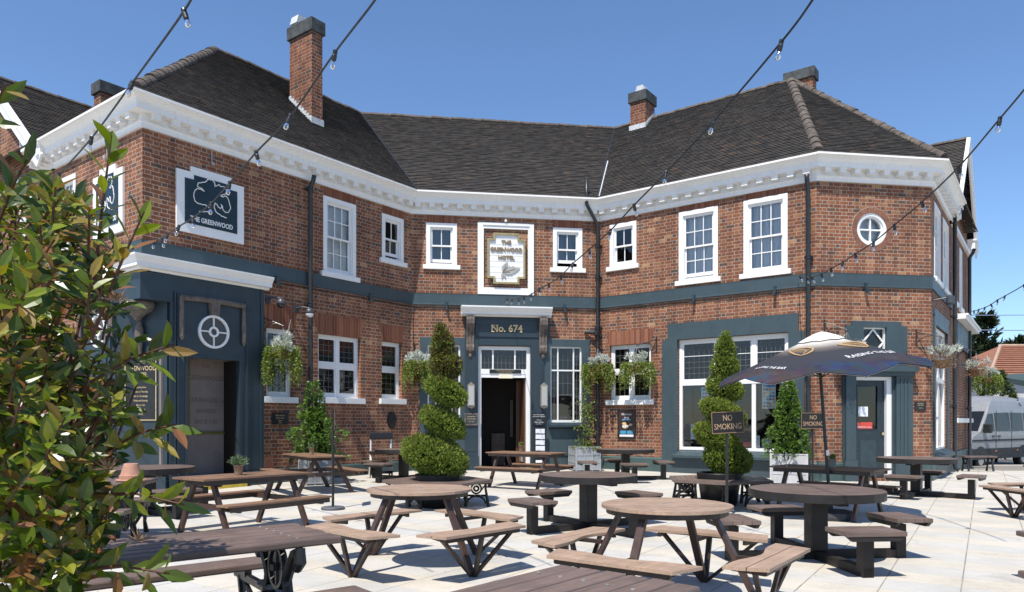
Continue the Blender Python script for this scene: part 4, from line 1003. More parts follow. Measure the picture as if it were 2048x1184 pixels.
# ---- round tables with four curved benches on splayed struts
def round_bench_table(label, x, y, rz, H=.78, r=.53):
    t = thing('round_picnic_table', label, 'picnic table', (x, y, gz(x, y)), rz, 'round picnic tables with four curved benches')
    mb = MB(); n = 7; wdt = 2*r/n; rp = R(-45)
    for k in range(n):
        y0, y1 = -r+wdt*k+.005, -r+wdt*(k+1)-.005; m_ = 8; f = lambda yy: math.sqrt(max(0, r*r-yy*yy)); ys = [y0+(y1-y0)*i/m_ for i in range(m_+1)]
        P_ = [(f(q), q) for q in ys] + [(-f(q), q) for q in reversed(ys)]; P_ = [(a*math.cos(rp)-b*math.sin(rp), a*math.sin(rp)+b*math.cos(rp)) for a, b in P_]
        mb.prism(P_, lambda a, b, o: (a, b, o), H-.026, H)
    mb.build('tabletop', W_TAN, t)
    mb = MB(); N = 40; T = [2*PI*k/N for k in range(N)]
    mb.ring([(r*.93*math.cos(a), r*.93*math.sin(a)) for a in T], [(r*.84*math.cos(a), r*.84*math.sin(a)) for a in T], lambda a, b, o: (a, b, o), H-.07, H-.027)
    mb.box((-.47,-.03,H-.075), (.47,.03,H-.03)); mb.box((-.03,-.47,H-.08), (.03,.47,H-.032)); mb.build('under_frame', FRM_D, t, uv=False)
    mb = MB(); mb.lathe([(.03,H-.002),(.03,H+.003),(.02,H+.004)], 14); mb.build('parasol_hole_cap', BOLT, t, uv=False)
    for k in range(4):
        a = k*PI/2; M = Matrix.Rotation(a, 4, 'Z')
        def B(mb, name, m, **kw):
            for v in mb.v: v.xyz = (M @ v)
            return mb.build(name, m, t, **kw)
        FR = .82; SR = .86
        mb = MB(); mb.bar((.40,0,H-.05), (FR-.03,0,.0), .062, .035, up=(1,0,0)); B(mb, 'leg', FRM)
        mb = MB()
        mb.bar((FR,0,.0), (SR+.06,.0,.40), .045, .03, up=(1,0,0)); mb.bar((FR-.02,.03,.02), (SR+.02,.45,.40), .036, .03); mb.bar((FR-.02,-.03,.02), (SR+.02,-.45,.40), .036, .03)
        mb.bar((.60,0,.41), (SR+.1,0,.41), .05, .03); mb.box((SR+.075,-.46,.385), (SR+.105,.46,.425)); mb.bar((SR+.1,.46,.405), (SR-.16,.40,.405), .03, .038); mb.bar((SR+.1,-.46,.405), (SR-.16,-.40,.405), .03, .038)
        B(mb, 'bench_strut', FRM_D)
        # bench: two planks, straight outer edge, scooped inner edge
        s = MB()
        out_ = SR+.14
        s.prism([(out_,-.51),(out_,.51),(SR+.0,.555),(SR+.0,-.555)], lambda a_, b_, o: (a_, b_, o), .425, .45)
        inn_ = [(SR-.008, .56), (SR-.16,.60)] + [(SR-.16+.075*math.cos(q/8*PI-PI/2)**2, .40*(1-2*q/8)) for q in range(9)] + [(SR-.16,-.60),(SR-.008,-.56)]
        s.prism(inn_[::-1][::-1], lambda a_, b_, o: (a_, b_, o), .425, .45); B(s, 'bench', W_TAN)
    return t
round_bench_table('round tan picnic table left of centre, in front of the left spiral topiary', -.94, 7.42, R(46))
round_bench_table('round tan picnic table nearest the camera at centre right, pale gaps between its planks', 1.27, 6.0, R(53))
round_bench_table('round picnic table at the far right edge, only one bench in the picture', 8.42, 11.1, R(2))

# ---- rectangular A-frame tables
def picnic_table(label, x, y, rz, L=1.6, tw=.72, H=.75, top=None):
    t = thing('picnic_table', label, 'picnic table', (x, y, gz(x, y)), rz, 'rectangular A-frame picnic tables'); TM = top or W_BRN
    mb = MB(); n = 6; wd = tw/n
    for k in range(n): mb.box((-L/2, -tw/2+wd*k+.003, H-.025), (L/2, -tw/2+wd*(k+1)-.003, H))
    mb.build('tabletop', TM, t)
    mb = MB()
    for s in (-1, 1):
        mb.box((-L/2+.06, s*(tw/2-.01), H-.085), (L/2-.06, s*(tw/2-.045), H-.026)); mb.box((s*(L/2-.07), -tw/2+.046, H-.085), (s*(L/2-.11), tw/2-.046, H-.027))
    mb.build('under_frame', FRM_D, t)
    for sy in (-1, 1):
        s = MB()
        for k in range(3): y0 = sy*(.67+.045) - .125+ .083*k; s.box((-L/2+.02, y0+.003, .43), (L/2-.02, y0+.080, .452))
        s.build('bench', TM, t)
        s = MB(); yc = sy*.715
        s.box((-L/2+.07, yc-.12, .37), (L/2-.07, yc-.085, .428)); s.box((-L/2+.07, yc+.085, .37), (L/2-.07, yc+.12, .428)); s.build('bench_rail', FRM_D, t)
        for sx in (-1, 1):
            g_ = MB(); g_.bar((sx*(L/2-.22), sy*.20, H-.05), (sx*(L/2-.22), sy*.56, .0), .045, .075, up=(0,1,0)); g_.build('leg', FRM, t)
    for sx in (-1, 1):
        g_ = MB(); g_.box((sx*(L/2-.19)-.02, -.83, .355), (sx*(L/2-.19)+.02, .83, .425)); g_.build('cross_beam', FRM, t)
        b_ = MB()
        for yy in (-.78,-.70,.70,.78): b_.lathe([(.012,0),(.012,.008)], 8, (0,0,0)); 
        b_ = MB()
        for yy in (-.77,-.68,.68,.77): b_.box((sx*(L/2-.168), yy-.01, .385), (sx*(L/2-.160), yy+.01, .405))
        b_.build('bolt_head', BOLT, t)
    return t
picnic_table('brown picnic table with a leafy pot, in front of the corner porch', -3.57, 9.75, R(54), 1.62)
picnic_table('brown picnic table standing by the left planter and drainpipe', -4.05, 14.9, R(125), 1.75)
picnic_table('brown picnic table in front of the open entrance door', .30, 15.85, R(-31), 1.62)
picnic_table('brown picnic table shaded by the printed umbrella', 4.93, 11.35, R(-46), 1.6, top=plank_mat('shaded_plank', (.11,.066,.042), (.18,.11,.07), .5))  # darker copy of the brown plank, with the umbrella's shade in its colour

# ---- heavy plank tables on cast iron ends
def iron_end(mb, M, H=.70):
    """one scrolled casting in the local YZ plane"""
    pts = lambda L_: [M @ Vector(p) for p in L_]
    for s in (-1, 1):
        mb.tube(pts([(0,s*.36,H-.03),(0,s*.28,H-.06),(0,s*.17,H-.2),(0,s*.15,.45),(0,s*.22,.2),(0,s*.31,.0)]), [.028,.035,.035,.035,.035,.045], 8)
        mb.tube(pts([(0,s*.34,H-.02),(0,s*.36,H-.10),(0,s*.31,H-.15)]), [.04,.04,.03], 8)
        mb.bar(M @ Vector((0,s*.10,.34)), M @ Vector((0,s*.80,.36)), .04, .05); mb.tube(pts([(0,s*.26,.14),(0,s*.45,.22),(0,s*.66,.34),(0,s*.74,.36)]), .022, 6)
        mb.bar(M @ Vector((0,s*.55,.385)), M @ Vector((0,s*.80,.385)), .05, .05)
        mb.tube(pts([(0,s*.70,.36),(0,s*.66,.15),(0,s*.72,.0)]), [.03,.022,.035], 6)
    for zc, rr in ((.52,.115), (.25,.10)):
        T = [2*PI*k/20 for k in range(21)]; mb.tube(pts([(0, rr*math.cos(a), zc+rr*1.15*math.sin(a)) for a in T]), .024, 6)
        mb.tube(pts([(0,-rr,zc),(0,rr,zc)]), .018, 6); mb.tube(pts([(0,0,zc-rr),(0,0,zc+rr)]), .018, 6); mb.lathe([(.05,-.02),(.05,.02)], 10, M @ Vector((0,0,zc)))
    mb.tube(pts([(0,-.3,.36),(0,.3,.36)]), .03, 6)
def iron_table(label, x, y, rz, L=1.8, tw=.76, n=6, grp=True):
    t = thing('plank_table', label, 'picnic table', (x, y, gz(x, y)), rz, 'heavy plank tables with cast iron ends'); H = .74; wd = tw/n; mb = MB()
    rr = random.Random(int(x*100))
    for k in range(n): e_ = rr.uniform(0,.03); mb.box((-L/2+rr.uniform(0,.03), -tw/2+wd*k+.005, H-.05), (L/2-e_, -tw/2+wd*(k+1)-.005, H+rr.uniform(-.002,.002)))
    mb.build('tabletop', W_DARK, t, bevel=.012)
    b_ = MB()
    for sx in (-1, 1):
        for k in range(n): b_.lathe([(.011,H),(.011,H+.004),(.006,H+.006)], 8, (sx*(L/2-.28), -tw/2+wd*(k+.5), 0))
    b_.lathe([(.035,H+.0),(.035,H+.004),(.012,H+.005)], 12, (L/2-.12, -tw/2+.1, 0)); b_.build('bolt_heads', BOLT, t, uv=False)
    for sy in (-1, 1):
        s = MB(); s.box((-L/2, sy*.67-.14, .405), (L/2, sy*.67+.14, .455)); s.build('bench', W_DARK, t, bevel=.012)
    for sx in (-1, 1):
        mb = MB(); iron_end(mb, Matrix.Translation((sx*(L/2-.28), 0, 0))); mb.build('cast_iron_end', IRON, t, uv=False)
    mb = MB(); mb.tube([(-(L/2-.28),0,.36),(L/2-.28,0,.36)], .014, 8); mb.build('tie_rod', IRON, t, uv=False)
    return t
iron_table('heavy dark plank table at bottom left, partly under the shrub leaves', -2.0, 4.34, R(219))
iron_table('heavy dark plank table corner at the bottom centre edge, nearest the camera', -.02, 2.80, R(229), 1.75, .78)
iron_table('heavy plank table just past the right edge, its bench end lowest in the corner', 4.24, 4.10, R(-2), 1.7)
iron_table('heavy plank table past the right edge, behind the lower one', 5.47, 5.90, R(-2), 1.7)
iron_table('dark plank table with the upturned terracotta pot, behind the shrub', -5.35, 8.85, R(8), 1.8, .74)

# ---- far bench
t = thing('backless_bench', 'dark backless bench with iron legs against the far right wall', 'bench', (13.95, 21.85, gz(13.95,21.85)), R(-2))
mb = MB()
for k in range(3): mb.box((-.47, -.17+.115*k, .42), (.47, -.17+.115*k+.105, .46))
mb.build('seat', W_DARK, t)
for sx, nm in ((-1,'leg'), (1,'leg')):
    mb = MB()
    for sy in (-1, 1): mb.tube([(sx*.36, sy*.13, .42), (sx*.36, sy*.10, .28), (sx*.36, sy*.17, .0)], [.03,.025,.03], 6)
    T = [2*PI*k/14 for k in range(15)]; mb.tube([(sx*.36, .085*math.cos(a), .30+.085*math.sin(a)) for a in T], .02, 6); mb.tube([(sx*.36,-.13,.24),(sx*.36,.13,.24)], .02, 6); mb.build(nm, IRON, t, uv=False)

# ---- hexagonal tree benches round half barrels
def hex_bench(label, x, y, rz):
    t = thing('hexagonal_bench', label, 'bench', (x, y, gz(x, y)), rz, 'hexagonal benches round the topiary tubs'); RO, RI, H = .95, .46, .46
    for k in range(6):
        a0, a1 = k*PI/3, (k+1)*PI/3; mb = MB(); n = 5
        for q in range(n):
            r0, r1 = RI+(RO-RI)*q/n+.004, RI+(RO-RI)*(q+1)/n-.004; g_ = .006
            mb.prism([(r0*math.cos(a0),r0*math.sin(a0)), (r1*math.cos(a0),r1*math.sin(a0)), (r1*math.cos(a1),r1*math.sin(a1)), (r0*math.cos(a1),r0*math.sin(a1))], lambda a, b, o: (a, b, o), H-.045, H)
        mb.build('seat_section', W_DARK, t)
        a = a0; c_, s_ = math.cos(a), math.sin(a); M = Matrix.Rotation(a-PI/2, 4, 'Z')
        mb = MB(); f = lambda L_: [M @ Vector(p) for p in L_]
        # casting lies radially, between inner and outer foot
        y0, y1 = RI+.04, RO-.13
        mb.tube(f([(0,y1,H-.05),(0,y1+.0,.3),(0,y1+.05,.0)]), [.028,.022,.032], 6); mb.tube(f([(0,y0,H-.05),(0,y0,.3),(0,y0-.02,.0)]), [.028,.022,.032], 6)
        ym = (y0+y1)/2; T = [2*PI*k2/18 for k2 in range(19)]
        mb.tube(f([(0, ym+.085*math.cos(b), .31+.085*math.sin(b)) for b in T]), .017, 6); mb.tube(f([(0, ym+.04*math.cos(b), .31+.04*math.sin(b)) for b in T]), .02, 6)
        mb.tube(f([(0,y0,.19),(0,y1,.19)]), .02, 6); mb.tube(f([(0,y0,H-.06),(0,y1+.06,H-.06)]), .022, 6)
        mb.tube(f([(0, ym+(y1-y0)/2*math.cos(b), .05+.13*math.sin(b)) for b in [PI*k2/10 for k2 in range(11)]]), .018, 6)
        mb.tube(f([(0,y0,.38),(0,ym-.08,.27)]), .012, 5); mb.tube(f([(0,y1,.38),(0,ym+.08,.27)]), .012, 5); mb.build('cast_iron_leg', IRON, t, uv=False)
    return t
hex_bench('hexagonal plank bench round the tub of the left spiral topiary', -1.27, 12.45, R(0))
hex_bench('hexagonal plank bench round the tub of the right spiral topiary', 3.62, 12.75, R(22))
def tub(label, x, y):
    t = thing('round_tub', label, 'planter', (x, y, gz(x, y)), 0, 'black tubs of the spiral topiaries')
    mb = MB(); mb.lathe([(.30,0),(.34,.30),(.385,.54),(.385,.56),(.35,.56),(.34,.50)], 24); mb.build('tub_wall', noisy('black_plastic_tub', (.012,.012,.012), .3, 8, .45), t, smooth=True, uv=False)
    mb = MB(); mb.lathe([(.34,.48),(.34,.52)], 20); mb.build('soil', noisy('soil', (.03,.02,.014), .4, 20, .95), t, uv=False); return t
tub('black round tub inside the left hexagonal bench', -1.27, 12.45); tub('black round tub inside the right hexagonal bench', 3.62, 12.75)

# ---- umbrella
UM = Vector((4.78, 10.95, 0)); tilt = R(-4)
t = thing('umbrella', 'open dark printed umbrella with white crown and gold harp, standing through the picnic table', 'umbrella', UM, 0)
mb = MB(); mb.tube([(0,0,.12),(-.16,.02,2.42)], .024, 10); mb.build('pole', BLACK, t, uv=False)
mb = MB(); mb.tube([(-.045,.005,.95),(-.051,.006,1.03)], .031, 10); mb.build('pole_band', WHITE, t, uv=False)
mb = MB(); mb.lathe([(.33,0),(.345,.05),(.335,.11),(.29,.125),(.05,.13),(.035,.13),(.035,.2)], 28); mb.build('base', noisy('concrete_base', (.05,.05,.055), .25, 12, .75, .3, .4, 60), t, uv=False)
top = Vector((-.14,0,2.76)); rim_r = 1.52; slope_dz = .62; NR = 8
def canopy_pt(th, r, lift=0):
    k = r/rim_r; ph = ((th - R(-2)) % (2*PI/NR))/(2*PI/NR); edge = 1-abs(ph*2-1)      # 0 at a rib, 1 mid panel
    rr = r*(1-.085*edge*k) if True else r
    z = -slope_dz*((k*(1-.15*edge*k))**1.2) - .02*math.sin(k*PI)*edge + lift
    p = Vector((rr*math.cos(th), rr*math.sin(th), z)); 
    p.z += p.x*math.tan(R(6.2)) + p.y*math.tan(R(3.0)); return top + p
def canopy(lift, r0=.0, name='canopy', m=None, r1=rim_r):
    mb = MB(); nt_, nr_ = 64, 14
    for i in range(nr_+1):
        for k in range(nt_): mb.v.append(canopy_pt(2*PI*k/nt_+R(-2), r0+(r1-r0)*i/nr_, lift))
    for i in range(nr_):
        for k in range(nt_): k2 = (k+1) % nt_; mb.f.append([i*nt_+k, (i+1)*nt_+k, (i+1)*nt_+k2, i*nt_+k2]); mb.m.append(0)
    return mb.build(name, m, t, smooth=False)
def canopy_mat():
    m = mat('printed_canopy', (.05,.05,.06), .75, .2); g = G(m); tc = g.n('TexCoord').outputs['Object']
    vm = g.n('VectorMath', operation='SUBTRACT'); g.l(tc, vm.inputs[0]); vm.inputs[1].default_value = tuple(top); sp = g.n('SeparateXYZ'); g.l(vm.outputs[0], sp.inputs[0])
    r_ = g.math('SQRT', g.math('ADD', g.math('MULTIPLY', sp.outputs[0], sp.outputs[0]), g.math('MULTIPLY', sp.outputs[1], sp.outputs[1])))
    r2 = g.math('ADD', r_, g.math('MULTIPLY', g.math('SUBTRACT', g.noise(tc, 3, 3), .5), .12))
    base = g.ramp(g.math('DIVIDE', r2, 1.6), [(.0, (.62,.60,.56)), (.20, (.56,.53,.48)), (.36, (.12,.105,.095)), (.45, (.036,.036,.044)), (.8, (.030,.034,.046)), (1, (.026,.036,.060))])
    vor = g.n('TexVoronoi', i_Scale=9); g.l(tc, vor.inputs['Vector']); wv = g.ramp(g.noise(tc, 1.3, 3), [(.34, (.018,.045,.11)), (.46, (.035,.036,.05)), (.60, (.065,.045,.045)), (.70, (.02,.065,.12))])
    patch = g.mix(.55, wv, vor.outputs['Color'], 'MULTIPLY'); patch = g.mix(.35, patch, wv)
    k = g.math('MULTIPLY', g.ramp(g.math('DIVIDE', r2, 1.6), [(.62, (0,0,0)), (.74, (1,1,1))]), .9)
    g.color(g.mix(k, base, patch)); return m
canopy(0, m=canopy_mat()); canopy(-.012, .02, 'canopy_lining', mat('grey_lining', (.24,.235,.245), .8, .1))
crown = MB()
for i in range(6):
    for k in range(32):
        a = 2*PI*k/32+R(-2); r_ = .34*i/5; p = canopy_pt(a, r_, .02+.03*(1-(r_/.34)**2)); p.z -= .0; crown.v.append(p)
for i in range(5):
    for k in range(32): k2 = (k+1) % 32; crown.f.append([i*32+k,(i+1)*32+k,(i+1)*32+k2,i*32+k2]); crown.m.append(0)
crown.build('canopy_vent', noisy('foam_white_cloth', (.62,.60,.57), .12, 9, .8), t, smooth=True)
for k in range(NR):
    a = R(-2)+2*PI*k/NR; mb = MB(); mb.tube([canopy_pt(a, rim_r*q, -.03) for q in (.03,.4,.75,.99)], .009, 5)
    mb.tube([canopy_pt(a, rim_r*.5, -.03), Vector((-.135,.01,2.12))], .008, 5); mb.build('rib', BLACK, t, uv=False)
# printing on the near panels
def on_canopy(th, r, lift=.012, size_dir=1):
    p = canopy_pt(th, r, lift); e1 = (canopy_pt(th+.05, r, lift)-canopy_pt(th-.05, r, lift)).normalized(); e2 = (canopy_pt(th, r-.06, lift)-canopy_pt(th, r+.06, lift)).normalized(); n_ = e1.cross(e2).normalized(); e2 = n_.cross(e1)
    M = Matrix((e1, e2, n_)).transposed().to_4x4(); M.translation = p + n_*.014; return M
WPRT = mat('white_print', (.7,.7,.7), .7, .2); GPRT = mat('gold_print', (.42,.28,.15), .7, .2)
def cloth(th, r, x, y, z=0): rr_ = r - y; return canopy_pt(th + x/max(.2, rr_), rr_, .013+z)
def cloth_text(s_, size, th, r, sx):
    o = text(s_, size, Matrix.Identity(4), WPRT, parent=t, ext=.0, sx=sx, bold=.0)
    for v in o.data.vertices: v.co = cloth(th, r, v.co.x, v.co.y)
cloth_text('RAISING THE BAR', .125, R(-68), 1.0, .92); cloth_text('RAISING THE BAR', .085, R(-152), 1.14, .92)
for th, rr_ in ((R(-24), 1.2),):
    M = on_canopy(th, rr_); mb = MB(); mb.add([M @ Vector(v) for v in ((-.28,-.008,0),(.28,-.008,0),(.28,.010,0),(-.28,.010,0))], [(0,1,2,3)]); mb.build('printed_line', WPRT, t)
def harp(th, r, s=1.):
    mb = MB(); f = lambda L_: [cloth(th, r, x*s, y*s) for x, y in L_]
    mb.tube(f([(-.26,.12),(-.10,.17),(.08,.16),(.20,.10),(.235,.0),(.19,-.09),(.12,-.12)]), [.004,.011,.014,.017,.017,.012,.007], 6)
    mb.tube(f([(-.26,.12),(-.16,.04),(-.02,-.05),(.12,-.12)]), [.012,.018,.014,.01], 6); mb.tube(f([(-.24,.14),(-.1,.12),(.05,.09),(.14,.02),(.13,-.08)]), .006, 5)
    for k in range(8): u = k/8; mb.tube(f([(-.2+.34*u,.10-.17*u*.9),(-.14+.33*u,.155-.09*u*u)]), .003, 4)
    return mb.build('harp_emblem', GPRT, t, uv=False)
harp(R(-68), .66, .85); harp(R(-140), .70, .9)

# ---- small things on the tables
def table_pot(label, x, y, z, h, r, kind):
    t = thing('plant_pot', label, 'plant pot', (x, y, z), 0, 'small potted plants on the tables')
    mb = MB(); mb.lathe([(r*.72,0),(r*.78,h*.1),(r,h),(r*1.03,h),(r*1.03,h*.96),(r*.9,h*.94),(r*.9,h*.85)], 18); mb.build('pot', noisy('dull_zinc' if kind != 'tan' else 'tan_metal', (.30,.31,.31) if kind != 'tan' else (.34,.27,.19), .15, 9, .4, .5, metal=.3), t, smooth=True, uv=False); return t
def at_table(px, d, z): return ((px-1024)/1459.1*d, d, z)
# ------------------------------------------------------------------ foliage
def leaf_mat(name, stops, rough=.45, trans=.35, spec=.5):
    m = mat(name, stops[0][1], rough, spec); g = G(m); r_ = g.n('NewGeometry').outputs['Random Per Island']
    tc = g.n('TexCoord').outputs['Object']; f = g.math('ADD', g.math('MULTIPLY', r_, .7), g.math('MULTIPLY', g.noise(tc, 2.0, 3), .3))
    c = g.ramp(f, stops); g.color(c)
    tr = g.n('BsdfTranslucent'); g.l(g.mix(1., c, (1.2,1.35,.5), 'MULTIPLY'), tr.inputs[0]); mx = g.n('MixShader'); mx.inputs[0].default_value = trans
    out = g.t.nodes['Material Output']; g.l(g.b.outputs[0], mx.inputs[1]); g.l(tr.outputs[0], mx.inputs[2]); g.l(mx.outputs[0], out.inputs[0]); return m
YEW = leaf_mat('conifer_leaf', [(0,(.055,.088,.016)), (.45,(.15,.205,.032)), (.8,(.27,.32,.06)), (1,(.38,.41,.11))], .6, .2, .25)
YEW_TOP = leaf_mat('conifer_browned_leaf', [(0,(.06,.06,.016)), (.5,(.12,.10,.03)), (.8,(.17,.115,.05)), (1,(.20,.13,.08))], .6, .2, .25)
BAY = leaf_mat('bay_leaf', [(0,(.035,.07,.014)), (.5,(.095,.18,.03)), (.85,(.19,.29,.05)), (1,(.33,.42,.10))], .4, .25)
LIME = leaf_mat('trailing_leaf', [(0,(.07,.11,.02)), (.5,(.17,.22,.04)), (.85,(.28,.32,.07)), (1,(.45,.40,.06))], .5, .3)
SILVER = leaf_mat('silver_leaf', [(0,(.38,.40,.38)), (.6,(.55,.57,.55)), (1,(.70,.72,.70))], .8, .15, .1)
DRY = leaf_mat('dry_stem', [(0,(.16,.10,.07)), (.6,(.30,.20,.14)), (1,(.42,.30,.2))], .8, .1, .1)
RED = leaf_mat('photinia_leaf', [(0,(.016,.032,.003)), (.26,(.038,.068,.005)), (.46,(.09,.135,.008)), (.58,(.20,.24,.016)), (.68,(.26,.22,.025)), (.80,(.20,.085,.03)), (1,(.32,.16,.11))], .30, .30, .6)
BARK = noisy('bark', (.07,.045,.03), .35, 14, .85)
def rv(rr): 
    while 1:
        v = Vector((rr.uniform(-1,1), rr.uniform(-1,1), rr.uniform(-1,1)))
        if .05 < v.length < 1: return v.normalized()
def leaf(mb, p, d, n, L, W_, bend=.0):
    """pointed leaf of four faces along d with normal n"""
    d = d.normalized(); s_ = d.cross(n)
    if s_.length < 1e-3: s_ = d.orthogonal()
    s_ = s_.normalized(); n = s_.cross(d)
    a = p; b = p+d*L*.45+s_*W_*.5+n*L*.03; c = p+d*L-n*L*bend; e_ = p+d*L*.45-s_*W_*.5+n*L*.03
    mb.add([a, b, c, e_], [(0,1,2),(0,2,3)])
def sprig(mb, p, d, rr, L=.07, k=5, w_=.012):
    for i in range(k):
        dd = (d + rv(rr)*.75).normalized(); leaf(mb, p + d*L*rr.uniform(-.2,.3), dd, rv(rr), L*rr.uniform(.6,1.1), w_*rr.uniform(.8,1.3))

def spiral_tree(label, x, y, lobes, seed, browned):
    """clipped tiers stepping down one side then the other; lobe = (x, y, z, radius, half thickness, tilt)"""
    rr = random.Random(seed); t = thing('spiral_topiary', label, 'topiary', (x, y, gz(x,y)), 0, 'spiral clipped conifers')
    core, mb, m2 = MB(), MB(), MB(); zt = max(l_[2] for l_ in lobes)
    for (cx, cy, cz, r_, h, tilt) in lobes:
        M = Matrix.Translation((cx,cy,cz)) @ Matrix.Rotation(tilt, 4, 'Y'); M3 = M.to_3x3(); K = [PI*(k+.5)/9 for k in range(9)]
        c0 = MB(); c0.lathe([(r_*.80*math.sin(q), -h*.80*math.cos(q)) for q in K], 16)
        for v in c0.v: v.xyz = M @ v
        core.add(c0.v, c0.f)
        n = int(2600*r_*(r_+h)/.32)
        for _ in range(n):
            v = rv(rr); q = Vector((v.x*r_, v.y*r_, v.z*h)); nr = Vector((v.x/r_, v.y/r_, v.z/h)).normalized(); lump = 1+.09*noise.noise(q*8+Vector((seed,0,0)))
            p = M @ (q*lump*rr.uniform(.86,1.02)); nw = (M3 @ nr); d = (nw+Vector((0,0,.35))+rv(rr)*.45).normalized()
            br = browned and (cz > zt-.75 and rr.random() < .7) or (browned and nw.z > .75 and rr.random() < .28)
            sprig(m2 if br else mb, p, d, rr, .055*rr.uniform(.7,1.35), 5, .013)
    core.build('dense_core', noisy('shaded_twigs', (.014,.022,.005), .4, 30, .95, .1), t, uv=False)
    mb.build('foliage', YEW, t, uv=False)
    if m2.f: o_ = m2.build('browned_tips', YEW_TOP, t, uv=False)
    tk = MB(); tk.tube([(0,0,.45)] + [(l_[0]*.5, l_[1]*.5, l_[2]) for l_ in lobes], .03, 8); tk.build('trunk', BARK, t, uv=False)
    return t
spiral_tree('spiral clipped conifer with a browned top, left of the entrance', -1.27, 12.45, [(-.04,0,.86,.56,.33,R(20)), (.08,.05,1.44,.41,.22,R(30)), (.14,-.02,1.97,.37,.215,R(30)), (.14,0,2.42,.26,.23,R(20)), (.08,0,2.72,.19,.27,R(8)), (.06,0,2.95,.10,.17,0)], 3, True)
spiral_tree('bright green spiral clipped conifer in front of the bar window', 3.62, 12.75, [(.15,0,.80,.40,.27,R(14)), (-.03,.05,1.15,.42,.21,R(32)), (.06,-.02,1.60,.40,.20,R(28)), (.10,.04,2.03,.31,.20,R(20)), (.10,0,2.40,.22,.21,R(12)), (.10,0,2.66,.16,.24,0), (.11,0,2.86,.08,.15,0)], 4, False)

def bush(mb, rr, f_r, z0, z1, n, L=.07, w_=.028, c=(0,0), k=4, inner=.25, rag=.18):
    """leaf clusters on a body of revolution with radius f_r(u)"""
    for _ in range(n):
        u = rr.random(); z = z0+(z1-z0)*u; a = rr.uniform(0, 2*PI); r_ = f_r(u)*(1+rag*noise.noise(Vector((math.cos(a)*2, math.sin(a)*2, z*4))))
        q = 1-inner*rr.random()**2; o = Vector((math.cos(a), math.sin(a), .25)); p = Vector((c[0]+math.cos(a)*r_*q, c[1]+math.sin(a)*r_*q, z))
        for i in range(k):
            d = (o + rv(rr)*.8).normalized(); leaf(mb, p+rv(rr)*.02, d, (rv(rr)+Vector((0,0,.8))).normalized(), L*rr.uniform(.7,1.25), w_*rr.uniform(.8,1.2), .1)
# ---- planters
def planter(label, x, y, rz, w_, h, m, style):
    t = thing('planter', label, 'planter', (x, y, gz(x,y)), rz); a = w_/2
    mb = MB()
    for s in (-1, 1): mb.box((s*a, -a, .02), (s*(a-.02), a, h)); mb.box((-a+.02, s*a, .02), (a-.02, s*(a-.02), h))
    mb.build('side_panel', m, t); mb = MB(); fr = .028
    for sx in (-1,1):
        for sy in (-1,1): mb.box((sx*(a+.012), sy*(a+.012), 0), (sx*(a-.028), sy*(a-.028), h+.012))
    for z in (.05, h*.36, h*.68, h):
        for s in (-1,1): mb.box((-a+.028, s*(a+.010), z-.016), (a-.028, s*(a-.006), z+.012)); mb.box((s*(a+.010), -a+.028, z-.016), (s*(a-.006), a-.028, z+.012))
    for q in (-1,1):
        for s in (-1,1): mb.box((q*a*.33-.012, s*(a+.008), .0), (q*a*.33+.012, s*(a-.006), h)); mb.box((s*(a+.008), q*a*.33-.012, 0), (s*(a-.006), q*a*.33+.012, h))
    mb.build('frame_bars', noisy('planter_bars', (.30,.32,.34) if style else (.46,.46,.47), .15, 9, .6), t)
    mb = MB(); mb.box((-a+.02,-a+.02,h-.09), (a-.02,a-.02,h-.05)); mb.build('soil', mat('planter_soil', (.03,.02,.014), .95), t); return t
planter('square grey lattice planter under the laurel bush on the left wing', -4.42, 16.45, R(30), .62, .60, ZINC, 1)
planter('square grey lattice planter with the climbing shrub right of the entrance', 2.02, 20.35, R(12), .70, .66, ZINC, 1)
planter('square white wooden planter holding the bay cone under the umbrella', 6.35, 16.75, R(-20), .78, .68, PLWOOD, 0)
def shrub(name, label, cat, x, y, parts, trunk=True):
    t = thing(name, label, cat, (x, y, gz(x,y))); return t
rr = random.Random(11)
t = thing('laurel_bush', 'tall loose green laurel bush in a grey planter on the left wing', 'bush', (-4.42, 16.45, .5))
mb = MB(); bush(mb, rr, lambda u: .50*(1-u)**.5*(1-.25*math.sin(u*9))+.06, .12, 1.25, 620, .095, .04, rag=.6); bush(mb, rr, lambda u: .26*(1-u)+.05, 1.0, 1.85, 200, .095, .04, c=(-.06,0), rag=.8)
mb.build('foliage', BAY, t, uv=False); mb = MB()
for k in range(9): a = rr.uniform(0,6.3); mb.tube([(0,0,0),(.15*math.cos(a),.15*math.sin(a),.6),(.2*math.cos(a),.2*math.sin(a),1.5)], [.012,.01,.004], 5)
mb.lathe([(.05,.1),(.26,.25),(.22,.7),(.06,1.15),(.02,1.5)], 10); mb.build('branch', mat('bush_core', (.012,.022,.006), .95, .1), t, uv=False)
t = thing('bay_tree', 'cone shaped bay tree in the white wooden planter', 'bush', (6.35, 16.75, .58))
mb = MB(); bush(mb, rr, lambda u: .45*(1-u)**.85+.05, .06, 1.78, 1150, .085, .034, rag=.45); mb.build('foliage', BAY, t, uv=False)
mb = MB(); mb.lathe([(.05,.02),(.31,.12),(.22,.7),(.10,1.25),(.03,1.6)], 12); mb.build('dense_core', mat('bay_core', (.012,.024,.006), .95, .1), t, uv=False)
t = thing('climbing_shrub', 'thin yellow-green climbing shrub in the planter right of the entrance', 'bush', (2.02, 20.3, .68))
mb = MB(); tw = MB()
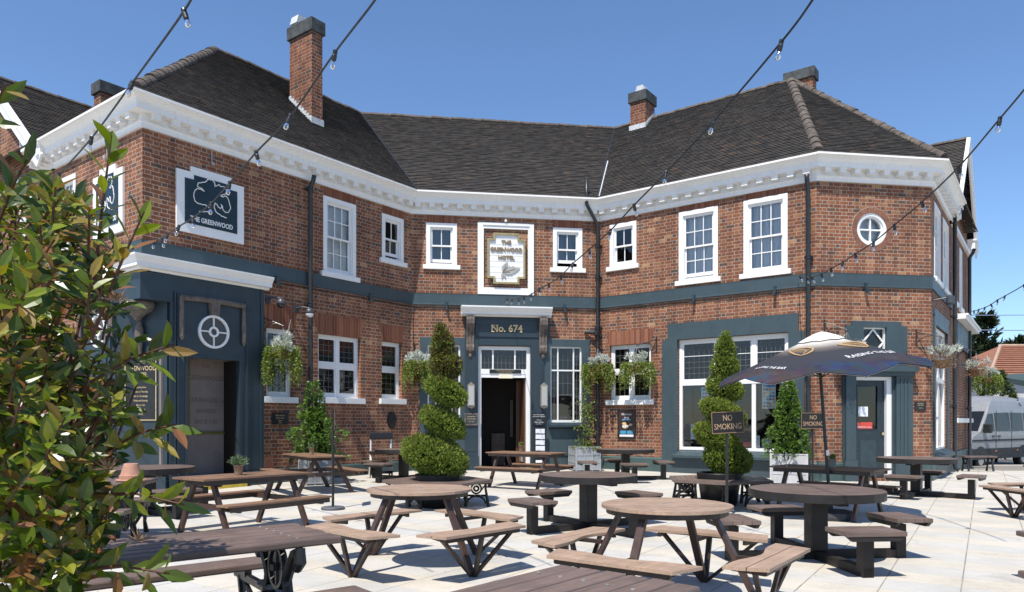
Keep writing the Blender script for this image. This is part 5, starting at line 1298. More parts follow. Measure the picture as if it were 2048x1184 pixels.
for k in range(7):
    a = rr.uniform(-.28,.28); pts = [Vector((a*.3,0,-.05)), Vector((a, rr.uniform(-.05,.05), .5)), Vector((a*1.0+rr.uniform(-.12,.12), 0, 1.0)), Vector((a*.6, 0, rr.uniform(1.25,1.75)))]; tw.tube(pts, [.012,.009,.007,.003], 5)
    for i in range(44): u = rr.random()*3; j = min(2,int(u)); p = pts[j]+(pts[j+1]-pts[j])*(u-j)+rv(rr)*.12; sprig(mb, p, rv(rr), rr, .075, 4, .036)
for _ in range(140): sprig(mb, Vector((rr.uniform(-.38,.38), rr.uniform(-.36,-.1), rr.uniform(-.03,.08))), Vector((0,-.3,.9)), rr, .06, 4, .02)
mb.build('foliage', LIME, t, uv=False); tw.build('stem', BARK, t, uv=False)

# ---- small potted plants on tables
def grass_pot(label, px, d, z, h, r, kind, tall, mtl):
    x = (px-1024)/1459.1*d; t = table_pot(label, x, d, z, h, r, kind); rr = random.Random(px); mb = MB()
    for _ in range(150): 
        v = rv(rr); v.z = abs(v.z)*.9+.35; v.normalize(); p = Vector((rr.uniform(-r,r)*.5, rr.uniform(-r,r)*.5, h*.9))
        if tall == 'fern': q = p+v*rr.uniform(.03,.12); sprig(mb, q, v, rr, .05, 4, .010)
        else: leaf(mb, p, (v+Vector((0,0,1.2))).normalized(), rv(rr), rr.uniform(.07,.12), .006)
    mb.build('leaves', mtl, t, uv=False); return t
FERN = leaf_mat('grey_green_leaf', [(0,(.06,.10,.05)), (.6,(.14,.20,.11)), (1,(.30,.36,.25))], .6, .2, .3)
grass_pot('tan pot of feathery foliage on the picnic table by the porch', 477, 9.65, .752, .13, .062, 'tan', 'fern', FERN)
grass_pot('tan pot with a tiny grey plant on the picnic table by the left planter', 623, 14.9, .752+gz(-4,14.9), .14, .055, 'tan', 'grass', FERN)
grass_pot('tan pot of bright grass on the picnic table before the entrance', 1042, 16.1, .752+gz(.2,16), .13, .06, 'tan', 'grass', LIME)
grass_pot('zinc pot of dark grass beside the umbrella pole', 1664, 11.1, .752, .14, .062, 'zinc', 'grass', BAY)
t = thing('wine_glass', 'empty stemmed glass on the left end of the umbrella table', 'glass', ((1573-1024)/1459.1*11.5, 11.5, .752))
mb = MB(); mb.lathe([(.038,0),(.038,.004),(.006,.012),(.006,.08),(.03,.10),(.045,.14),(.042,.19),(.034,.225)], 20); mb.build('bowl', glass_mat('drinking_glass', (.86,.88,.88), refl=1.), t, smooth=True, uv=False)
t = thing('terracotta_pot', 'upturned terracotta pot on its saucer, on the dark table behind the shrub', 'plant pot', ((262-1024)/1459.1*8.75, 8.75, .741))
TC = noisy('terracotta', (.42,.22,.15), .2, 9, .85); mb = MB(); mb.lathe([(.155,0),(.17,.02),(.16,.03)], 24); mb.build('saucer', TC, t, uv=False)
mb = MB(); mb.lathe([(.125,.03),(.13,.075),(.115,.08),(.078,.21),(.07,.215)], 24); mb.build('pot', TC, t, uv=False, smooth=False)

# ---- hanging baskets on brackets
def basket(label, P, wallp, kind='lush', s=1., seed=0, drop=.75):
    """P: centre of the basket rim; wallp: bracket foot on the wall"""
    rr = random.Random(seed); t = thing('hanging_basket', label, 'hanging basket', P, 0, 'hanging flower baskets on wall brackets'); L_ = lambda v: Vector(v)-Vector(P)
    mb = MB(); mb.lathe([(.03,-.20),(.12,-.18),(.19,-.09),(.215,0),(.2,.0),(.17,-.06)], 18); mb.build('bowl', noisy('coir_liner', (.16,.095,.055), .4, 25, .95, .1, .6, 60), t, uv=False)
    top_ = Vector((0,0,.52)); br = MB(); w0 = L_(wallp); 
    br.tube([w0+Vector((0,0,.12)), w0-Vector((0,0,.28))], .016, 6); br.tube([w0+Vector((0,0,.05)), top_+(w0-top_)*.0+Vector((0,0,.04)), top_], .013, 6)
    br.tube([w0-Vector((0,0,.22)), w0+(top_-w0)*.35+Vector((0,0,-.02)), w0+(top_-w0)*.62+Vector((0,0,.02))], .010, 6); br.build('bracket', BLACK, t, uv=False)
    ch = MB()
    for k in range(3): a = k*2*PI/3; ch.tube([top_, (.2*math.cos(a), .2*math.sin(a), 0)], .004, 4)
    ch.build('chain', GREYM, t, uv=False)
    sv = MB()
    cl_ = [Vector((rr.uniform(-.24,.24), rr.uniform(-.2,.2), rr.uniform(.03,.27))) for _ in range(9)]
    for _ in range(int(250*(1 if kind == 'lush' else .5))):
        v = rv(rr); v.z = abs(v.z); c_ = cl_[rr.randrange(9)]; p = c_ + rv(rr)*.075; v = (p+Vector((0,0,.1))).normalized(); d = (v+Vector((0,0,.3))).normalized(); sprig(sv, p, d, rr, .11*rr.uniform(.6,1.3), 5, .022)
    if seed % 2 == 1:
        for k in range(60): u = k/60; sprig(sv, Vector((.05+.12*u, 0, .2+.5*u)), Vector((.3,0,1)), rr, .05*(1.2-u), 3, .016)
    sv.build('silver_foliage', SILVER, t, uv=False)
    tr = MB()
    if kind == 'lush':
        for k in range(84):
            a = rr.uniform(0, 2*PI); r_ = rr.uniform(.18,.40); Ld = drop*rr.uniform(.35,1.0)*(.75 if abs(math.cos(a)) < .3 else 1); 
            for i in range(int(Ld/.022)):
                u = i*.022/drop; p = Vector((math.cos(a)*(r_+.07*math.sin(u*3)), math.sin(a)*(r_+.07*math.sin(u*3)), .08-i*.022))+rv(rr)*.025; sprig(tr, p, (Vector((math.cos(a),math.sin(a),-.3))), rr, .055, 2, .032)
        tr.build('trailing_foliage', LIME, t, uv=False)
    else:
        for k in range(80):
            a = rr.uniform(0,2*PI); 
            for i in range(9): p = Vector((math.cos(a)*.24, math.sin(a)*.24, .12-.035*i))+rv(rr)*.06; sprig(tr, p, rv(rr), rr, .05, 2, .008)
        for k in range(60): v = rv(rr); v.z = abs(v.z)*1.2; leaf(tr, Vector((0,0,.05)), v, rv(rr), .42, .006)
        tr.build('dry_foliage', DRY, t, uv=False)
    return t
def on(W, u, z, o): return W.p(u, z, o)
basket('hanging basket with a tall silver shoot, left wing beside the porch', on(WL,2.95,3.05,.42), on(WL,2.72,3.75,.02), s=1, seed=1, drop=.95)
basket('hanging basket left of the entrance, behind the browned spiral tree', on(WM,.18,3.02,.42), on(WM,.08,3.55,.02), seed=2, drop=.85)
basket('hanging basket over the corner drainpipe right of the entrance', on(WM,5.22,3.0,.45), on(WR,.1,3.6,.02), seed=4, drop=.85)
basket('hanging basket covering the right side of the leaded window by the drainpipe', on(WR,1.42,2.98,.42), on(WR,1.80,3.65,.02), seed=6, drop=.80)
basket('dry hanging basket above the printed umbrella, left of the side door', on(WC,.52,3.05,.42), on(WC,.2,3.78,.02), 'dry', seed=8)
basket('dry hanging basket right of the side door above the black plaque', on(WC,2.92,2.92,.50), on(WC,2.62,3.6,.02), 'dry', seed=10)
basket('dry hanging basket on the side wall between the two drainpipes', on(WS,6.0,3.05,.50), on(WS,5.9,3.72,.02), 'dry', seed=12)
basket('green hanging basket farthest right, above the bench', on(WS,9.0,2.95,.60), on(WS,8.9,3.6,.02), 'lush', seed=14, drop=.7)

# ---- the shrub in the left foreground
rr = random.Random(21)
t = thing('photinia_shrub', 'large glossy shrub with red-bronze young leaves filling the left foreground', 'shrub', (-2.1, 2.85, 0))
O_ = Vector((-2.1, 2.85, 0))
def big_leaf(mb, p, d, n, L, W_):
    d = d.normalized(); s_ = d.cross(n); 
    if s_.length < 1e-3: s_ = d.orthogonal()
    s_.normalize(); n = s_.cross(d); b = len(mb.v); prof = ((0,.0),(.22,.30),(.48,.5),(.76,.34),(1,.0)); k_ = rr.uniform(.02,.16)
    rows = []
    for q, w_ in prof:
        c = p+d*L*q - n*(L*k_*q*q); rows.append([c-s_*W_*w_+n*W_*w_*.30, c, c+s_*W_*w_+n*W_*w_*.30])
    for r_ in rows: mb.v += r_
    for i in range(4):
        for j in range(2): mb.f.append([b+i*3+j, b+i*3+j+1, b+i*3+3+j+1, b+i*3+3+j]); mb.m.append(0)
edge = [(-.1,-1.62),(.6,-1.66),(.95,-1.54),(1.35,-1.46),(1.9,-1.42),(2.15,-1.48),(2.35,-1.56),(2.5,-1.70),(2.62,-1.9),(2.8,-2.3)]
def xr(z):
    for (a, b), (c, d) in zip(edge[:-1], edge[1:]):
        if z <= c: return b+(d-b)*(z-a)/(c-a)
    return -2.4
lf, stm = MB(), MB(); tips = []
while len(tips) < 980:
    z = rr.uniform(.05, 2.62); y = rr.uniform(2.15, 3.65); x = rr.uniform(-3.0, -1.2)
    if x/y < -.86 or (z-1.46)/y > .335-.03*abs(x/y+.6)/.1*.5: continue
    lim = xr(z)*y/2.75; k = (lim - x)
    front = 1-((y-2.9)/.8)**2
    if k < -.0 or front < 0: continue
    lim2 = lim - .28*(1-front**.5)
    if x > lim2: continue
    dens = math.exp(-(lim2-x)/.55)*.7+.3
    if rr.random() > dens: continue
    px_, pz_ = x/y, (z-1.46)/y
    if ((px_+.562)/.040)**2+((pz_-.125)/.055)**2 < 1 and rr.random() < .8: continue
    if x > -1.62 and rr.random() < .12: continue
    if noise.noise(Vector((x*2.6, y*2.6, z*2.6))) < -.33: continue
    tips.append(Vector((x, y, z)))
for p in tips:
    out = (p - Vector((-2.3, 3.0, p.z-.35))).normalized(); ax = (out + Vector((0,-.15,.55)) + rv(rr)*.45).normalized(); st = p - ax*.16
    stm.tube([st-O_, p-O_], [.005,.003], 4, cap=False); n = rr.randint(7, 11)
    for i in range(n):
        a = i*2.4+rr.random(); u = i/n; q = st+(p-st)*(.15+.85*u); s1 = ax.orthogonal().normalized(); s2 = ax.cross(s1); rad = s1*math.cos(a)+s2*math.sin(a)
        d = (ax*(.25+.75*u)+rad*(1.15-.6*u)+Vector((0,0,-.12))).normalized(); nn = (ax - d*ax.dot(d)+rv(rr)*.22).normalized(); L = rr.uniform(.055,.125)*(1-.15*u); big_leaf(lf, q-O_, d, nn, L, L*rr.uniform(.33,.44))
# a few long sprays leaning out
for (p0, p1, n) in (((-1.5,2.6,1.75),(-1.26,2.5,2.18),13), ((-1.55,2.7,1.95),(-1.40,2.55,2.46),13), ((-1.5,2.6,1.6),(-1.13,2.45,1.72),13), ((-1.5,2.7,1.35),(-1.15,2.5,1.45),13), ((-1.5,2.6,1.2),(-1.10,2.45,1.18),12), ((-1.9,2.7,2.2),(-1.66,2.5,2.36),10), ((-1.5,2.5,.95),(-1.08,2.3,.98),12), ((-1.95,2.7,2.5),(-1.68,2.42,2.58),7)):
    a, b = Vector(p0), Vector(p1); stm.tube([a-O_, (a+b)/2-O_+Vector((0,0,.02)), b-O_], [.007,.005,.003], 5)
    for i in range(n):
        u = .2+.8*i/n; q = a+(b-a)*u; d0 = (b-a).normalized(); an = i*2.4; s1 = d0.orthogonal().normalized(); s2 = d0.cross(s1); rad = s1*math.cos(an)+s2*math.sin(an)
        big_leaf(lf, q-O_, (d0*(.5+.5*u)+rad*.9).normalized(), (d0+rv(rr)*.3).normalized(), rr.uniform(.10,.15), rr.uniform(.032,.048))
lf.build('foliage', RED, t, uv=False)
for k in range(22):
    a = Vector((rr.uniform(-2.4,-1.9), rr.uniform(2.7,3.1), 0)); b = Vector((rr.uniform(-2.4,-1.62), rr.uniform(2.6,3.2), rr.uniform(1.2,2.2))); m_ = (a+b)/2+Vector((rr.uniform(-.1,.1),0,0)); stm.tube([a-O_, m_-O_, b-O_], [.014,.009,.004], 6)
stm.build('branch', noisy('red_brown_stem', (.09,.04,.028), .3, 12, .7), t, uv=False)
for c in ((-1.31,2.42,1.86),(-1.33,2.4,1.30),(-1.28,2.5,1.05)):   # dried flower heads
    fl = MB()
    for k in range(46): v = rv(rr); v.z = abs(v.z); leaf(fl, Vector(c)-O_, v, rv(rr), rr.uniform(.03,.065), .004)
    fl.build('dried_flower_head', DRY, t, uv=False)

# ------------------------------------------------------------------ far background
def conifer(label, x, y, H, Rr, seed):
    rr = random.Random(seed); t = thing('cypress_tree', label, 'tree', (x, y, -.4), 0); mb = MB()
    for k in range(150):
        z = H*(.16+.84*rr.random()**.8); a = rr.uniform(0,2*PI); Lr = Rr*(1-z/H)**.6*rr.uniform(.55,1.2)+.25; d = Vector((math.cos(a), math.sin(a), rr.uniform(.35,.9))).normalized()
        for i in range(26): u = i/26; p = Vector((0,0,z-.5))+d*Lr*u+rv(rr)*.22*(1.1-u); leaf(mb, p, (d+rv(rr)*.6).normalized(), rv(rr), rr.uniform(.35,.7), .16)
    mb.build('foliage', leaf_mat('far_conifer_leaf', [(0,(.012,.022,.010)), (.6,(.028,.045,.018)), (1,(.06,.07,.035))], .7, .1, .2), t, uv=False)
    tk = MB(); tk.tube([(0,0,0),(0,0,H*.9)], [.25,.05], 7); tk.build('trunk', BARK, t, uv=False); return t
conifer('dark conifer just right of the pub beyond the tiled roofs, the taller one', 40.3, 62, 11.3, 2.6, 5); conifer('dark spreading conifer farther right above the red roof', 42.9, 62, 9.2, 2.9, 6)
conifer('dark conifer partly hidden behind the end of the pub', 38.4, 62, 10.4, 2.3, 7)
REDT = noisy('far_red_tile', (.26,.115,.07), .25, 3, .85, stretch=(1,1,9)); GREYT = noisy('far_grey_tile', (.17,.155,.14), .2, 3, .85, stretch=(1,1,9)); RENDER = noisy('pale_render', (.55,.55,.53), .08, 2, .85)
def house(label, x0, x1, y, dep, ze, zr, hipl, hipr, tm, g=None):
    t = thing('house', label, 'house', ((x0+x1)/2, y, -.3), 0, world=True); mb = MB(); mb.box((x0, y, -.3), (x1, y+dep, ze)); mb.build('wall', RENDER, t)
    a, b, c, d = Vector((x0-.4,y-.4,ze)), Vector((x1+.4,y-.4,ze)), Vector((x1+.4,y+dep+.4,ze)), Vector((x0-.4,y+dep+.4,ze)); r0, r1 = Vector((x0+hipl,y+dep/2,zr)), Vector((x1-hipr,y+dep/2,zr)); rf = MB()
    n = 14
    for k in range(n):
        u, v = k/n, (k+1)/n; L1 = a+(r0-a)*u; L2 = b+(r1-b)*u; L3 = b+(r1-b)*v; L4 = a+(r0-a)*v; dz = Vector((0,-.05,.05)); rf.add([L1+dz, L2+dz, L3, L4], [(0,1,2,3)]); rf.add([L1+dz, L2+dz, L2, L1], [(0,1,2,3)])
    rf.add([a, r0, d], [(0,1,2)]); rf.add([b, c, r1], [(0,1,2)]); rf.add([c, d, r0, r1], [(0,1,2,3)]); ro = rf.build('roof', tm, t)
    mb = MB()
    for p, q in ((a, r0), (b, r1), (r0, r1)): mb.tube([p, q], .11, 6)
    mb.build('ridge_tiles', noisy('far_ridge', (.40,.28,.2), .2), ro, uv=False); mb = MB(); mb.box((x0-.4,y-.5,ze-.16),(x1+.4,y-.38,ze+.02)); mb.build('gutter', WHITE, t)
    w_ = MB(); gl = MB(); k = x0+1.0
    while k < x1-1.4:
        for z0 in (.9, 3.2):
            if z0+1.2 > ze: continue
            wn_ = MB(); wn_.box((k,y-.06,z0),(k+1.3,y+.02,z0+1.15)); f_ = wn_.build('window', WHITE, t); g2_ = MB()
            for q in range(2): g2_.box((k+.08+.6*q,y-.075,z0+.08),(k+.62+.6*q,y-.062,z0+1.07))
            g2_.build('pane', mat('far_glass', (.05,.06,.07), .1, .6), f_)
        k += 2.6
    return t
house('white rendered house with orange-red hipped roof at the far right', 29.6, 44, 45, 8, 4.3, 6.55, 3.2, 3, REDT)
house('pale house with grey tiled roof behind the end of the pub', 22.5, 31.5, 49, 8, 4.9, 6.9, 1.5, 2.6, GREYT)
mb = MB(); mb.box((27.5,46.9,5.2),(28.5,47.7,7.9)); tag(mb.build('chimney_stack', BRICK_SOOT), 'small brick chimney stack beside the dark conifers', 'chimney')
t = thing('canopy_shelter', 'dark green canopy with sloping front behind the silver van', 'canopy', (33.5, 40, -.3), 0)
mb = MB(); mb.add([(-6.2,-1.6,3.55),(4,-1.6,4.1),(4,1.6,4.7),(-6.2,1.6,4.1),(-6.2,-1.6,3.85),(4,-1.6,4.35),(4,1.6,4.95),(-6.2,1.6,4.4)], [(0,3,2,1),(4,5,6,7),(0,1,5,4),(1,2,6,5),(2,3,7,6),(3,0,4,7)]); mb.build('roof_panel', noisy('green_sheet', (.05,.075,.07), .2), t)
mb = MB(); mb.tube([(-3,0,0),(-3,0,3.9)], .08, 8); mb.build('post', BLACK, t, uv=False); mb = MB(); mb.tube([(3,0,0),(3,0,4.4)], .08, 8); mb.build('post', BLACK, t, uv=False)
t = thing('street_shrub', 'dark leafy bush in the gap between the pub and the van', 'bush', (20.9, 31.5, -.3)); mb = MB(); rr = random.Random(5); bush(mb, rr, lambda u: .8*math.sin(PI*(.15+.8*u)), .2, 3.9, 900, .2, .09); mb.build('foliage', leaf_mat('dark_hedge_leaf', [(0,(.02,.035,.012)), (1,(.08,.11,.03))], .6), t, uv=False)
mb = MB(); mb.tube([(0,0,0),(0,0,2.5)], .06, 6); mb.build('trunk', BARK, t, uv=False)
def cable(label, z0, z1, y):
    mb = MB(); mb.tube([(30+u*60, y, z0+(z1-z0)*u-1.0*math.sin(PI*u)) for u in [k/16 for k in range(17)]], .03, 5); tag(mb.build('overhead_wire', mat('pale_blue_wire', (.2,.28,.42), .5), uv=False), label, 'wire')
cable('upper overhead wire crossing the sky above the red roof', 9.0, 12.5, 52); cable('lower overhead wire crossing the sky above the red roof', 8.0, 10.6, 52)

# ---- van
VN = thing('van', 'silver high roof minibus parked at the kerb beyond the side wall', 'van', (19.2, 30.4, -.42), 0)
VN.rotation_euler = (0,0,R(34.5)); VN.scale = (1.1,1.1,1.1)       # local -X is the nose
SILV = noisy('silver_paint', (.27,.275,.285), .05, 2, .35, .5, metal=.15); TRIM = noisy('black_trim', (.02,.021,.023), .2, 6, .55)
lev = [(.38,-2.70,1.0), (.70,-2.84,1.0), (1.02,-2.74,1.0), (1.18,-2.32,1.0), (1.34,-1.74,.99), (2.06,-1.0,.91), (2.28,-.80,.875), (2.46,-.52,.82), (2.60,-.15,.72), (2.67,.35,.52)]
def vy(z):
    for (z0, _, y0), (z1, _, y1) in zip(lev[:-1], lev[1:]):
        if z <= z1: return y0+(y1-y0)*clamp((z-z0)/(z1-z0))
    return .5
mb = MB(); nl = len(lev)
for z, xf, yw in lev:
    xb = 3.05-.03*z; mb.v += [Vector((xf,-yw,z)), Vector((xb,-yw,z)), Vector((xb,yw,z)), Vector((xf,yw,z))]
for i in range(nl-1):
    for k in range(4): k2 = (k+1) % 4; mb.f.append([4*i+k, 4*i+k2, 4*i+4+k2, 4*i+4+k]); mb.m.append(0)
mb.f.append([4*(nl-1)+k for k in range(4)]); mb.m.append(0); mb.f.append([3,2,1,0]); mb.m.append(0)
body = mb.build('body', SILV, VN, uv=False, bevel=.04)
DG = mat('tinted_glass', (.012,.014,.016), .25, .35)
for s_ in (-1, 1):
    for k, P_ in enumerate(([(-1.55,1.36),(-.62,1.36),(-.62,2.0),(-.98,1.98)], [(-.50,1.36),(.72,1.36),(.72,2.04),(-.50,2.02)], [(.82,1.36),(1.86,1.36),(1.86,2.04),(.82,2.04)], [(1.96,1.36),(2.85,1.36),(2.85,2.04),(1.96,2.04)])):
        g_ = MB(); g_.add([(x, s_*(vy(z)+.012), z) for x, z in P_] + [(x, s_*(vy(z)-.02), z) for x, z in P_], [(0,1,2,3),(7,6,5,4),(0,4,5,1),(1,5,6,2),(2,6,7,3),(3,7,4,0)]); g_.build('side_window', DG, body, uv=False)
    g_ = MB(); g_.box((-2.7, s_*1.0, .36), (3.0, s_*1.03, .74)); g_.box((-2.4, s_*1.0, 1.0), (2.9, s_*1.016, 1.06)); g_.build('lower_trim', TRIM, body, uv=False)
    for x in (-.52, .78): g_ = MB(); g_.box((x-.008, s_*1.0, .75), (x+.008, s_*1.012, 2.1)); g_.build('door_seam', TRIM, body, uv=False)
    for x in (-.75, -.3): g_ = MB(); g_.box((x-.1, s_*1.0, 1.16), (x+.1, s_*1.035, 1.20)); g_.build('door_handle', TRIM, body, uv=False)
    for x in (-.6, 1.2): g_ = MB(); g_.box((x-.05, s_*1.03, .62), (x+.05, s_*1.045, .66)); g_.build('marker_lamp', mat('amber_lens', (.6,.18,.03), .3), body, uv=False)
    g_ = MB(); g_.box((-1.62, s_*1.02, 1.30), (-1.45, s_*1.28, 1.62)); g_.build('wing_mirror', TRIM, body, uv=False, bevel=.03)
    g_ = MB(); g_.add([(-2.72,s_*.62,.98),(-2.35,s_*1.005,1.16),(-2.45,s_*1.005,.92),(-2.80,s_*.70,.80)], [(0,1,2,3)]); g_.build('headlight', mat('lamp_lens', (.6,.62,.65), .1), body, uv=False)
    for wx in (-1.75, 1.75):
        M = Matrix.Translation((wx, s_*.90, .36)) @ Matrix.Rotation(PI/2, 4, 'X')
        w_ = MB(); w_.lathe([(.22,-.12),(.33,-.12),(.36,-.08),(.36,.08),(.33,.12),(.22,.12)], 26); 
        for v in w_.v: v.xyz = M @ v
        wh = w_.build('wheel', mat('tyre_rubber', (.018,.018,.018), .8, .2), VN, uv=False)
        w_ = MB(); w_.lathe([(.05,-.13),(.21,-.125),(.225,-.1),(.225,.1),(.21,.125),(.05,.13)], 20)
        for v in w_.v: v.xyz = M @ v
        w_.build('rim', GREYM, wh, uv=False)
        a_ = MB(); T = [PI*k/12 for k in range(13)]; a_.prism([(wx+.46*math.cos(q), .36+.46*math.sin(q)) for q in T], lambda a, b, o: (a, o, b), s_*.93, s_*1.035); a_.build('wheel_arch', TRIM, body, uv=False)
g_ = MB(); g_.add([(-1.70,-.90,1.36),(-1.70,.90,1.36),(-1.02,.84,2.08),(-1.02,-.84,2.08)], [(0,1,2,3)]);
for v in g_.v: v.x -= .02
g_.build('windscreen', DG, body, uv=False)

# ------------------------------------------------------------------ string lights
BULB = glass_mat('clear_bulb', (.88,.88,.86), refl=.9); FIL = mat('filament', (.5,.35,.2), .4)
def strand(label, pts, bulbs, r=.010):
    """pts: cable points; bulbs: list of indices or parameters on the cable"""
    P_ = [Vector(p) for p in pts]; t = thing('string_lights', label, 'string lights', P_[0], 0, 'festoon strings crossing the terrace', world=True)
    sm = []
    for i in range(len(P_)-1):
        p0, p1, p2, p3 = P_[max(0,i-1)], P_[i], P_[i+1], P_[min(len(P_)-1,i+2)]
        for k in range(6):
            u = k/6; sm.append(.5*((2*p1)+(p2-p0)*u+(2*p0-5*p1+4*p2-p3)*u*u+(3*p1-p0-3*p2+p3)*u**3))
    sm.append(P_[-1]); mb = MB(); mb.tube(sm, r, 6); mb.build('cable', BLACK, t, uv=False); rr = random.Random(len(pts))
    for b in bulbs:
        p = P_[b]; tl = Vector((rr.uniform(-.35,.35), rr.uniform(-.3,.3), -1)).normalized(); Mr = Vector((0,0,-1)).rotation_difference(tl).to_matrix().to_4x4(); M = Matrix.Translation(p) @ Mr
        mb = MB(); mb.lathe([(.012,-.075),(.021,-.072),(.023,-.03),(.019,-.02),(.022,.0),(.02,.018),(.008,.022)][::1], 12); 
        for v in mb.v: v.xyz = M @ v
        h = mb.build('lamp_holder', BLACK, t, uv=False)
        mb = MB(); mb.lathe([(.012,-.072),(.014,-.085),(.021,-.098),(.0245,-.115),(.022,-.134),(.013,-.146),(.002,-.150)], 14)
        for v in mb.v: v.xyz = M @ v
        mb.build('bulb', BULB, h, uv=False, smooth=True)
        mb = MB(); mb.tube([M @ Vector((.004,0,-.08)), M @ Vector((.006,0,-.125)), M @ Vector((-.006,0,-.125)), M @ Vector((-.004,0,-.08))], .0016, 4); mb.build('filament', FIL, h, uv=False)
    return t
def V3(px, py, d): return ((px-1024)/1459.1*d, d, EYE+(842.8-py)/1459.1*d)
strand('string of clear bulbs at the top left, passing the left cornice corner', [V3(30,460,13), V3(60,400,11.5), V3(118,347,9.4), V3(183,276,8.2), V3(265,165,6.9), V3(368,22,5.7), V3(392,-30,5.3), V3(430,-120,4.7)], (2,3,4,5))
strand('string of clear bulbs from the porch corner across the greenwood sign to the top', [(-7.12,14.15,4.95), (-6.37,12.98,4.68), (-5.8,12.09,4.49), (-5.31,11.25,4.35), (-4.76,10.43,4.25), (-4.32,9.87,4.21), (-3.8,9.21,4.21), (-3.3,8.53,4.25), (-2.75,7.84,4.35), (-2.2,7.24,4.49), (-1.6,6.6,4.80), V3(750,0,5.6), V3(800,-80,5.0)], range(1,11))
strand('string of clear bulbs from above the entrance rising right past the corner pipe', [(-0.17,20.7,4.95), (-0.11,19.21,4.7), (0.0,18.43,4.55), (0.16,17.64,4.43), (0.28,16.84,4.33), (0.43,15.99,4.25), (0.56,15.07,4.2), (0.72,14.34,4.16), (0.9,13.5,4.15), (1.04,12.48,4.16), (1.23,11.64,4.2), (1.44,10.64,4.25), (1.62,9.68,4.33), (1.84,8.71,4.43), (2.08,7.48,4.55), (2.3,6.23,4.7), V3(1625,0,5.5), V3(1680,-90,5.0)], range(1,16))
strand('string of clear bulbs from the right drainpipe rising past the round window', [(6.9,17.6,5.0), (6.56,16.63,4.77), (6.47,16.0,4.62), (6.28,15.29,4.49), (6.14,14.47,4.38), (5.95,13.6,4.31), (5.84,12.88,4.27), (5.72,12.16,4.25), (5.67,11.44,4.27), (5.55,10.59,4.31), (5.46,9.72,4.38), (5.32,8.69,4.49), V3(2000,237,7.6), V3(2048,180,7.1), V3(2120,90,6.4)], range(1,13))
strand('string of small bulbs leaving the far right end of the pub', [V3(1941,622,22.7), V3(1948,622,22.2), V3(1958,619,21.6), V3(1970,615,21), V3(1982,609,20.4), V3(1995,600,19.8), V3(2010,592,19.2), V3(2048,570,17.6), V3(2090,540,16)], range(1,8), .012)

# ------------------------------------------------------------------ signs
def notched(a, b, c, d, n, k, bottom=True):
    P_ = [(a,c),(b,c)] if not bottom else [(a+n,c),(b-n,c),(b-n,c+k),(b,c+k)]
    P_ += [(b,d-k),(b-n,d-k),(b-n,d),(a+n,d),(a+n,d-k),(a,d-k)]
    if bottom: P_ += [(a,c+k),(a+n,c+k)]
    return P_
OAK = [(375,588),(445,588),(470,570),(474,545),(458,518),(468,545),(455,556),(440,545),(425,528),(400,528),(370,520),(345,500),(335,460),(340,420),(360,398),(395,400),(415,415),(400,392),(365,375),(370,352),(400,340),(430,335),(445,315),(480,318),(500,340),(505,372),(530,355),(550,370),(580,375),(598,400),(595,425),(570,440),(550,448),(565,460),(595,450),(612,475),(625,520),(630,555),(615,585),(590,590),(570,570),(562,540),(552,520),(560,542),(545,556),(530,545),(520,525),(505,512),(498,530),(500,562),(515,592),(545,612),(560,622),(598,633)]
def oak_sign(label, W, mirror=False):
    u0, u1, z0, z1 = (.67, 2.20, 5.35, 6.73) if W is WL else (LE-2.02, LE-.72, 5.30, 6.72)
    t = tag(MB().prism(notched(u0, u1, z0, z1, .30, .12, False), W.fn(), -.01, .045).build('pub_sign', WHITE), label, 'sign')
    a, b, c, d = u0+.17, u1-.17, z0+.19, z1-.17; p_ = MB(); p_.prism(notched(a, b, c, d, .20, .10, False), W.fn(), .045, .058); pn = p_.build('sign_panel', noisy('sign_blue_black', (.012,.026,.034), .2, 3, .3), t)
    def mp(x, y): u = (x-272)/418; v = (y-(262+113*u))/(403-26*u); return a+(b-a)*u, d-.02-(d-c)*v*.96+.02
    rr = random.Random(2); P_ = [W.p(*mp(x, y), .066) for x, y in OAK]; Q = []
    for p, q in zip(P_[:-1], P_[1:]):
        for k in range(3): Q.append(p+(q-p)*(k/3)+Vector((0,0,rr.uniform(-.008,.008)))+W.d*rr.uniform(-.008,.008))
    Q.append(P_[-1]); mb = MB(); mb.tube(Q, .010, 5); mb.build('oak_outline', WHITE, pn, uv=False)
    text('THE GREENWOOD', .14, wm(W, (a+b)/2, c+.11, .060), WHITE, parent=pn, ext=.004, sx=.80 if W is WL else .70, bold=.003)
    mb = MB(); mb.tube([W.p((u0+u1)/2, 7.2, .05), W.p((u0+u1)/2, 6.93, .05), W.p((u0+u1)/2, 6.9, .09)], .012, 6); mb.lathe([(.01,6.86),(.035,6.87),(.035,6.91),(.015,6.93)], 10, Vector((*W.p((u0+u1)/2,0,.1).xy, 0))); mb.build('lamp_arm', GREYM, t, uv=False)
oak_sign('white framed dark sign with an outlined oak tree on the left wing wall', WL); oak_sign('white framed oak tree sign on the end wall, behind the shrub tips', WE)
